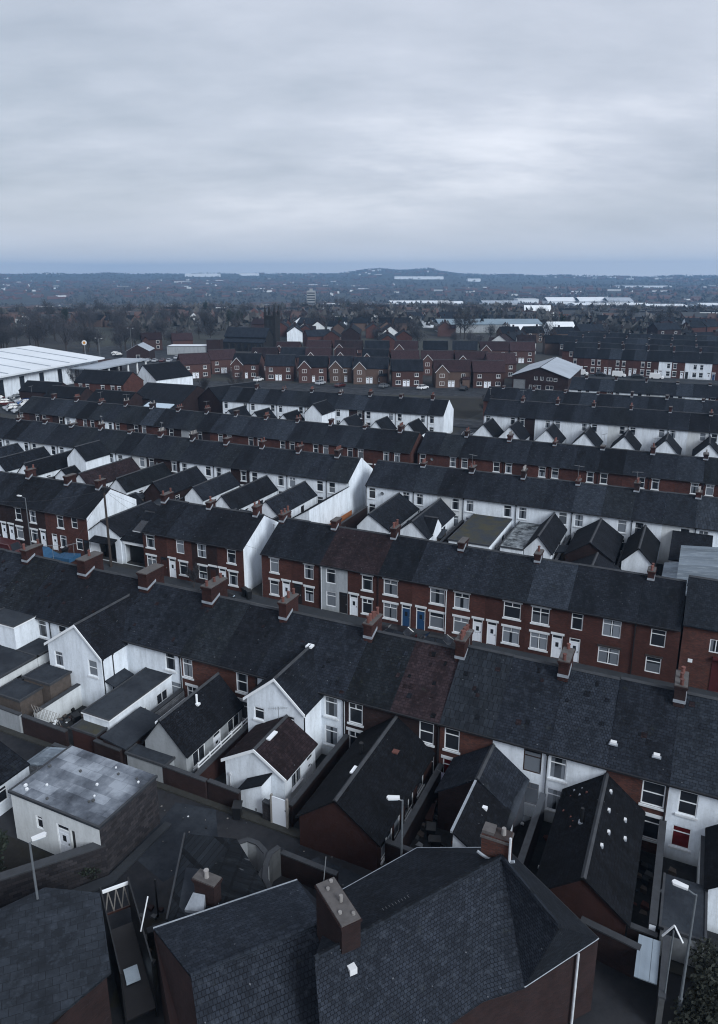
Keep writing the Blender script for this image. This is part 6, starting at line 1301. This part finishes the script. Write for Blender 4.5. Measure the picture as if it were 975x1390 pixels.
# ------------------------------------------------------------------ far town: individual houses and trees, then the mass beyond
import numpy as np
fr = random.Random(44)
HB = []   # shared meshes of small distant houses
def dh_mesh(wall, roof, w, d, he, hr, wing):
    def f(b):
        for sd in ('front', 'back', 'left', 'right'):
            rg = (-w/2, w/2) if sd in ('front', 'back') else (0, d)
            wall_face(b, FN[sd](-w/2, w/2, d), rg[0], rg[1], -1.5, he, [], M[wall])
        for x in (-w/2, w/2): b.poly([(x, 0, he), (x, d, he), (x, d/2, hr)], M[wall])
        b.extrude([(-.3, he-.15), (d/2, hr), (d+.3, he-.15), (d+.3, he), (d/2, hr+.15), (-.3, he)], 'x', -w/2-.2, w/2+.2, M[roof])
        for x in (-w*.28, w*.28):
            for z in (.9, 3.3): b.box(x-.6, -.05, z, x+.6, -.01, z+1.2, M['glass']); b.box(x-.7, -.03, z-.1, x+.7, -.005, z+1.3, M['upvc'])
        b.box(w*.2, d/2-.5, hr-.6, w*.2+.7, d/2+.5, hr+1.0, M['brick_dark'])
        if wing: b.box(-w/2, -2.2, -1.5, -w/2+3.2, -.01, he-.3, M[wall]); b.prism([(-w/2-.2, -2.5), (-w/2+1.6, -2.5), (-w/2+1.6, 2), (-w/2-.2, 2)], [he-.4, he+1.3, he+1.3, he-.4], [he-.25, he+1.45, he+1.45, he-.25], M[roof]); b.prism([(-w/2+1.6, -2.5), (-w/2+3.4, -2.5), (-w/2+3.4, 2), (-w/2+1.6, 2)], [he+1.3, he-.4, he-.4, he+1.3], [he+1.45, he-.25, he-.25, he+1.45], M[roof]); b.poly([(-w/2, -2.2, he-.3), (-w/2+3.2, -2.2, he-.3), (-w/2+1.6, -2.2, he+1.2)], M[wall])
    return cached(('dh', wall, roof, w, d, he, hr, wing), 'distant_house', f)
DV = [(dh_mesh('white', 'slate', 9, 8, 5, 7.8, 0), 'white'), (dh_mesh('brick_estate', 'tile_red', 9, 8, 5, 7.8, 1), 'red brick'), (dh_mesh('brick', 'slate', 12, 8, 5, 7.8, 0), 'dark-roofed brick'), (dh_mesh('cream', 'slate_brown', 8, 8, 5, 8, 1), 'pale'), (dh_mesh('brick_tan', 'slate_dark', 10, 8, 5, 8, 0), 'tan brick'), (dh_mesh('brick_dark', 'slate', 14, 9, 5.5, 8.6, 0), 'long dark brick')]
occ = [(-45, 236, 26), (-190, 294, 26), (-180, 268, 16), (-200, 272, 18), (-45, 420, 10)]+[(PL(8.6, 468)[0], PL(8.6, 468)[1], 26), (PL(12.1, 470)[0], PL(12.1, 470)[1], 20), (PL(12.6, 430)[0], PL(12.6, 430)[1], 12), (PL(15.2, 440)[0], PL(15.2, 440)[1], 12)]
placed = []
def free(x, y, r, n=None):
    for a in occ:
        if (x-a[0])**2+(y-a[1])**2 < (a[2]+r)**2: return False
    for a in placed:
        if (x-a[0])**2+(y-a[1])**2 < (a[2]+r)**2: return False
    return True
def open_zone(bt, dist, x, y):
    """where distant houses may stand: beyond every hand-placed row"""
    if x > -62: return y > 372 
    if bt < -12: return dist > 345
    return dist > 330
cnt = 0; guard = 0
WORD = dict(zip(range(6), [v[1] for v in DV]))
while cnt < 250 and guard < 4000:
    guard += 1
    bt = fr.uniform(-27, 27); dist = 320+ (fr.random()**1.3)*560
    if bt < -6 and dist < 520 and fr.random() < .55: continue
    a = R(25+fr.choice((0, 0, 90, 90, 20, -30, 60))+fr.uniform(-8, 8)); n = fr.randint(3, 8); v = fr.randrange(6)
    x0, y0 = PL(bt, dist)
    for k_ in range(n):
        if cnt >= 250: break
        vv = v if fr.random() < .7 else fr.randrange(6)
        if vv in (0, 3) and fr.random() < .4: vv = 2
        st = 13.0 if vv != 5 else 15
        x, y = x0+math.cos(a)*k_*st, y0+math.sin(a)*k_*st
        f_ = x*FWD[0]+y*FWD[1]; s_ = x*RGT[0]+y*RGT[1]; b2 = math.degrees(math.atan2(s_, f_))
        if abs(b2) > 27.5 or not open_zone(b2, math.hypot(x, y), x, y) or not free(x, y, 6): continue
        placed.append((x, y, 6)); me = DV[vv][0]
        o = put('distant_house', me, None, (x, y, gz(x, y)), a+fr.choice((0, math.pi)))
        o['label'] = 'small %s house in the distant town beyond the estate' % WORD[vv]; o['category'] = 'house'; o['group'] = 'small houses of the distant town'; cnt += 1
# bare winter trees
def tree_mesh(seed, h, r, n, leaf=.5, mat='twigs'):
    def f(b):
        q = random.Random(seed); b.tube((0,0,-.5), (0,0,h*.45), r*.07, M['bark'], r1=r*.045, n=5, cap=False)
        tips = []
        for k in range(9):
            a = q.random()*6.28; z0 = h*(.25+.25*q.random()); e = Vector((math.cos(a)*r*(.35+.55*q.random()), math.sin(a)*r*(.35+.55*q.random()), h*(.55+.42*q.random())))
            b.tube((0, 0, z0), e, r*.035, M['bark'], r1=.02, n=4, cap=False); tips += [Vector((0, 0, z0)).lerp(e, s) for s in (.6, .85, 1.0)]
        for k in range(n):
            c = tips[q.randrange(len(tips))]; p = c+Vector((q.gauss(0, .2)*r, q.gauss(0, .2)*r, q.gauss(0, .13)*h)); 
            d = (Vector((q.gauss(0, .6), q.gauss(0, .6), .5+q.random()))).normalized()*leaf*(1.0+q.random()*1.4); w = Vector((q.gauss(0, 1), q.gauss(0, 1), q.gauss(0, .4))).normalized()*leaf*(.10+.1*q.random())
            b.poly([p-w, p+w, p+d], M[mat])
    return cached(('tree', seed, mat), 'bare_tree' if mat == 'twigs' else 'evergreen_tree', f)
TV = [tree_mesh(1, 10, 4.2, 1500), tree_mesh(2, 12, 4.8, 1700), tree_mesh(3, 8, 4.0, 1300), tree_mesh(4, 13, 5.2, 1900)]
EV = [tree_mesh(11, 11, 2.2, 1600, .7, 'evergreen')]
tn = 0; guard = 0
def tree_at(x, y, s, v, lab, grp, cat='tree', nm='bare_tree'):
    o = put(nm, v, None, (x, y, gz(x, y)), fr.random()*6.28); o.scale = (s, s, s*fr.uniform(.85, 1.1)); o['label'] = lab; o['category'] = cat; o['group'] = grp
while tn < 270 and guard < 6000:
    guard += 1; bt = fr.uniform(-28, 28); dist = 255+(fr.random()**1.2)*560
    x, y = PL(bt, dist)
    dense = 1.0 if bt < -9 and 300 < dist < 560 else .45
    if fr.random() > dense or not open_zone(bt, dist-8, x, y) or not free(x, y, 1.5): continue
    ev = fr.random() < .07
    tree_at(x, y, fr.uniform(.75, 1.2), EV[0] if ev else TV[fr.randrange(4)], 'dark evergreen among the bare trees of the distant town' if ev else 'bare winter tree among the roofs of the distant town', 'trees of the distant town', nm='evergreen_tree' if ev else 'bare_tree'); tn += 1
def near_tree(lab, x, y, h, seed, r=None):
    t = thing('bare_tree', lab, 'tree', (x, y, gz(x, y))); q = random.Random(seed); r = r or h*.38; b = MB(); b.tube((0,0,-.2), (.1,.1,h*.4), h*.018, M['bark'], r1=h*.012, n=6); tips = []
    for k in range(11):
        a = q.random()*6.28; z0 = h*(.2+.25*q.random()); e = Vector((math.cos(a)*r*(.35+.6*q.random()), math.sin(a)*r*(.35+.6*q.random()), h*(.5+.45*q.random()))); b.tube((.05, .05, z0), e, h*.007, M['bark'], r1=.015, n=4, cap=False); tips += [Vector((0, 0, z0)).lerp(e, s) for s in (.45, .7, .85, 1.0)]
    part('trunk', b, t); b = MB()
    for k in range(900):
        c = tips[q.randrange(len(tips))]; d = Vector((q.gauss(0, .6), q.gauss(0, .6), .3+q.random()*.9)).normalized()*h*.09*(.5+q.random()); b.tube(c+Vector((q.gauss(0, .1)*r, q.gauss(0, .1)*r, q.gauss(0, .06)*h)), c+d+Vector((q.gauss(0, .1)*r, q.gauss(0, .1)*r, 0)), .02, M['twigs'], r1=.006, n=3, cap=False)
    part('crown', b, t)
near_tree('bare street tree between the supermarket and the slate rooftops', -171, 163, 7, 51)
near_tree('bare tree beside the dark sheds left of the estate', -128, 168, 7, 52)
near_tree('leafless tree on the waste ground before the estate', -122, 176, 8, 53)
near_tree('leafless tree in the gap right of the far white gable', -47, 172, 6, 54)
near_tree('small bare tree by the school-side car park kerb', -166, 178, 6, 55)
near_tree('thin bare shrub tree in front of the short brick block', -49.3, 61.2, 3.4, 56, 1.0)
# the mass beyond: woods and roofs that read as one
rng = np.random.default_rng(8)
def far_points(n, r0, r1, power=1.0, spread=33):
    bt = rng.uniform(-spread, spread, n); d = r0+(r1-r0)*rng.random(n)**power; out = []
    for i in range(n):
        x, y = PL(bt[i], d[i])
        if x > -70 and y < 380: continue
        out.append((x, y, d[i], bt[i]))
    return out
def mass(name, pts, gen, mats):
    V, F, MI = [], [], []
    for p in pts: gen(p, V, F, MI)
    me = bpy.data.meshes.new(name); me.from_pydata(V, [], F)
    for m in mats: me.materials.append(m)
    me.polygons.foreach_set('material_index', MI); me.update(); o = put(name, me); o['kind'] = 'stuff'; return o
pr = random.Random(77)
def gtree(p, V, F, MI):
    x, y, d, bt = p; z = gz(x, y); h = pr.uniform(6, 13); r = h*.42; nt_ = 26 if d < 1500 else 12 if d < 3000 else 8; big = 1.0 if d < 1500 else 1.5
    for k in range(nt_):
        a = pr.random()*6.28; rr_ = r*math.sqrt(pr.random()); hz = h*(.18+.75*pr.random()*(1-.5*(rr_/r)**2)); s = h*.17*big*(.5+pr.random())
        c = (x+math.cos(a)*rr_, y+math.sin(a)*rr_, z+hz); i = len(V); t1 = pr.random()*6.28
        V.append((c[0]+math.cos(t1)*s, c[1]+math.sin(t1)*s, c[2]-s*.5)); V.append((c[0]-math.cos(t1)*s, c[1]-math.sin(t1)*s, c[2]-s*.3)); V.append((c[0]+pr.gauss(0, .4)*s, c[1]+pr.gauss(0, .4)*s, c[2]+s)); F.append((i, i+1, i+2)); MI.append(pr.randrange(3))
mt = [plain('far_trees_dark', (0.040, 0.044, 0.046), .95, var=.3, scale=.2), plain('far_trees_brown', (0.060, 0.058, 0.060), .95, var=.3, scale=.2), plain('far_trees_grey', (0.085, 0.084, 0.085), .95, var=.3, scale=.2)]
wood = far_points(1700, 430, 1500, .9)+far_points(6800, 1400, 5400, 1.15)+far_points(700, 4600, 5500, 1.0)
wood = [p for p in wood if p[2] < 800 or (math.sin(p[0]*.006+2)+math.sin(p[1]*.0045)+math.sin((p[0]+p[1])*.011) > -.9)]
mass('far_woods', wood, gtree, mt)
def ghouse(p, V, F, MI):
    x, y, d, bt = p; z = gz(x, y); a = R(25)+pr.choice((0, 1.57, .4, -.5))+pr.uniform(-.2, .2); L_ = pr.choice((9, 12, 20, 30)) if d < 1800 else pr.choice((14, 24, 40)); w = 8; h = 5; hr = 8
    ca, sa = math.cos(a), math.sin(a); i = len(V)
    P = [(-L_/2, -w/2, -2), (L_/2, -w/2, -2), (L_/2, w/2, -2), (-L_/2, w/2, -2), (-L_/2, -w/2, h), (L_/2, -w/2, h), (L_/2, w/2, h), (-L_/2, w/2, h), (-L_/2, 0, hr), (L_/2, 0, hr)]
    V += [(x+q[0]*ca-q[1]*sa, y+q[0]*sa+q[1]*ca, z+q[2]) for q in P]
    wm = 0 if pr.random() < (.20 if d < 1800 else .10) else 1; rm = 2 if pr.random() < .66 else 3 if pr.random() < .90 else 4
    for f, m in (((0,1,5,4), wm), ((1,2,6,5), wm), ((2,3,7,6), wm), ((3,0,4,7), wm), ((4,5,9,8), rm), ((6,7,8,9), rm), ((4,8,7), wm), ((5,6,9), wm)): F.append(tuple(i+k for k in f)); MI.append(m)
mh = [plain('far_white_walls', (.55, .58, .6), .9), plain('far_brick_walls', (.10, .05, .045), .9), plain('far_slate_roofs', (.035, .04, .048), .9), plain('far_red_roofs', (.07, .045, .042), .9), plain('far_pale_roofs', (.42, .45, .48), .8)]
hs_ = far_points(1900, 560, 1700, .9)+far_points(2600, 1700, 5200, 1.0)
hs_ = [p for p in hs_ if p[2] < 1500 or (math.sin(p[0]*.0031+1)+math.sin(p[1]*.0026+2)+.5*math.sin((p[0]-p[1])*.006) > -.1)]
mass('far_roofs', hs_, ghouse, mh)
# wooded mound right of centre
def gmound(p, V, F, MI): gtree(p, V, F, MI)
# ------------------------------------------------------------------ light, sky, haze, camera
sc.world = bpy.data.worlds.new("World"); sc.world.use_nodes = True
nt = sc.world.node_tree; bg = nt.nodes['Background']
sky = nt.nodes.new('ShaderNodeTexSky'); sky.sky_type = 'NISHITA'; sky.sun_disc = False
SUN_EL, SUN_AZ = 31, 116          # azimuth measured clockwise from +Y (away from the camera's back right)
sky.sun_elevation = R(SUN_EL); sky.sun_rotation = R(SUN_AZ); sky.air_density = 1.5; sky.dust_density = 3.0
tc = nt.nodes.new('ShaderNodeTexCoord'); sp = nt.nodes.new('ShaderNodeSeparateXYZ'); nt.links.new(tc.outputs['Generated'], sp.inputs[0])
zc = math_n(nt, 'MAXIMUM', sp.outputs[2], 0.0); den = math_n(nt, 'ADD', zc, 0.22)
cx_ = math_n(nt, 'DIVIDE', sp.outputs[0], den); cy_ = math_n(nt, 'DIVIDE', sp.outputs[1], den)
cb = nt.nodes.new('ShaderNodeCombineXYZ'); nt.links.new(cx_, cb.inputs[0]); nt.links.new(cy_, cb.inputs[1])
rot = nt.nodes.new('ShaderNodeMapping'); rot.inputs['Rotation'].default_value = (0, 0, R(-25.2)); nt.links.new(cb.outputs[0], rot.inputs[0])
n1 = noise(nt, rot.outputs[0], .55, 6, .5, .62, 1.0); n2 = noise(nt, rot.outputs[0], 1.9, 6, .6, .6, 1.0)
cl = math_n(nt, 'ADD', math_n(nt, 'MULTIPLY', n1, .72), math_n(nt, 'MULTIPLY', n2, .28))
ccol = ramp(nt, cl, [(.38, (.175, .205, .255)), (.46, (.245, .272, .325)), (.53, (.315, .338, .395)), (.62, (.47, .485, .535))])
# flatter and bluer towards the horizon, whiter overhead
hz = nt.nodes.new('ShaderNodeMapRange'); nt.links.new(zc, hz.inputs[0]); hz.inputs[1].default_value = .0; hz.inputs[2].default_value = .12
hcol = mixc(nt, hz.outputs[0], (.37, .395, .44), ccol)
up = nt.nodes.new('ShaderNodeMapRange'); nt.links.new(zc, up.inputs[0]); up.inputs[1].default_value = .12; up.inputs[2].default_value = .6
ucol = mixc(nt, math_n(nt, 'MULTIPLY', up.outputs[0], .38), hcol, (.45, .455, .485))
skm = nt.nodes.new('ShaderNodeVectorMath'); skm.operation = 'SCALE'; skm.inputs['Scale'].default_value = .10; nt.links.new(sky.outputs[0], skm.inputs[0])
fin = mixc(nt, .92, skm.outputs[0], ucol)
nt.links.new(fin, bg.inputs[0]); bg.inputs[1].default_value = .95
sun = bpy.data.lights.new('sun', 'SUN'); sun.energy = 1.5; sun.angle = R(22); sun.color = (.90, .955, 1.0)
so = bpy.data.objects.new('sun', sun); C.objects.link(so)
az = R(SUN_AZ); el = R(SUN_EL); dv = Vector((math.sin(az)*math.cos(el), math.cos(az)*math.cos(el), math.sin(el)))
so.rotation_euler = dv.to_track_quat('Z', 'Y').to_euler()
hm = bpy.data.materials.new('haze_air'); hm.use_nodes = True; hn = hm.node_tree; hn.nodes.remove(hn.nodes['Principled BSDF'])
pv = hn.nodes.new('ShaderNodeVolumePrincipled'); pv.inputs['Color'].default_value = (.34, .61, .98, 1); pv.inputs['Density'].default_value = HAZE = .00017; pv.inputs['Anisotropy'].default_value = .2
hn.links.new(pv.outputs[0], hn.nodes['Material Output'].inputs['Volume'])
b = MB(); b.box(-5750, -800, -70, 2650, 6150, 125, hm); struct('haze', b, 'stuff')
cam = bpy.data.cameras.new('camera'); co = bpy.data.objects.new('camera', cam); C.objects.link(co); sc.camera = co
TH = math.atan(.278)
co.location = (0, 0, 34); co.rotation_euler = (math.pi/2-TH, 0, R(25.2))
cam.sensor_fit = 'VERTICAL'; cam.sensor_height = 24; cam.lens = 24*1000/1390; cam.shift_y = -45/1390; cam.clip_end = 30000; cam.clip_start = .5
sc.view_settings.view_transform = 'Standard'; sc.view_settings.look = 'None'; sc.view_settings.gamma = 1; sc.view_settings.exposure = 1.08; sc.view_settings.use_curve_mapping = False
sc.render.engine = 'CYCLES'; sc.cycles.use_denoising = True; sc.cycles.max_bounces = 4; sc.cycles.diffuse_bounces = 2; sc.cycles.glossy_bounces = 2; sc.cycles.transparent_max_bounces = 4; sc.cycles.volume_bounces = 0

sc.cycles.filter_width = 1.15
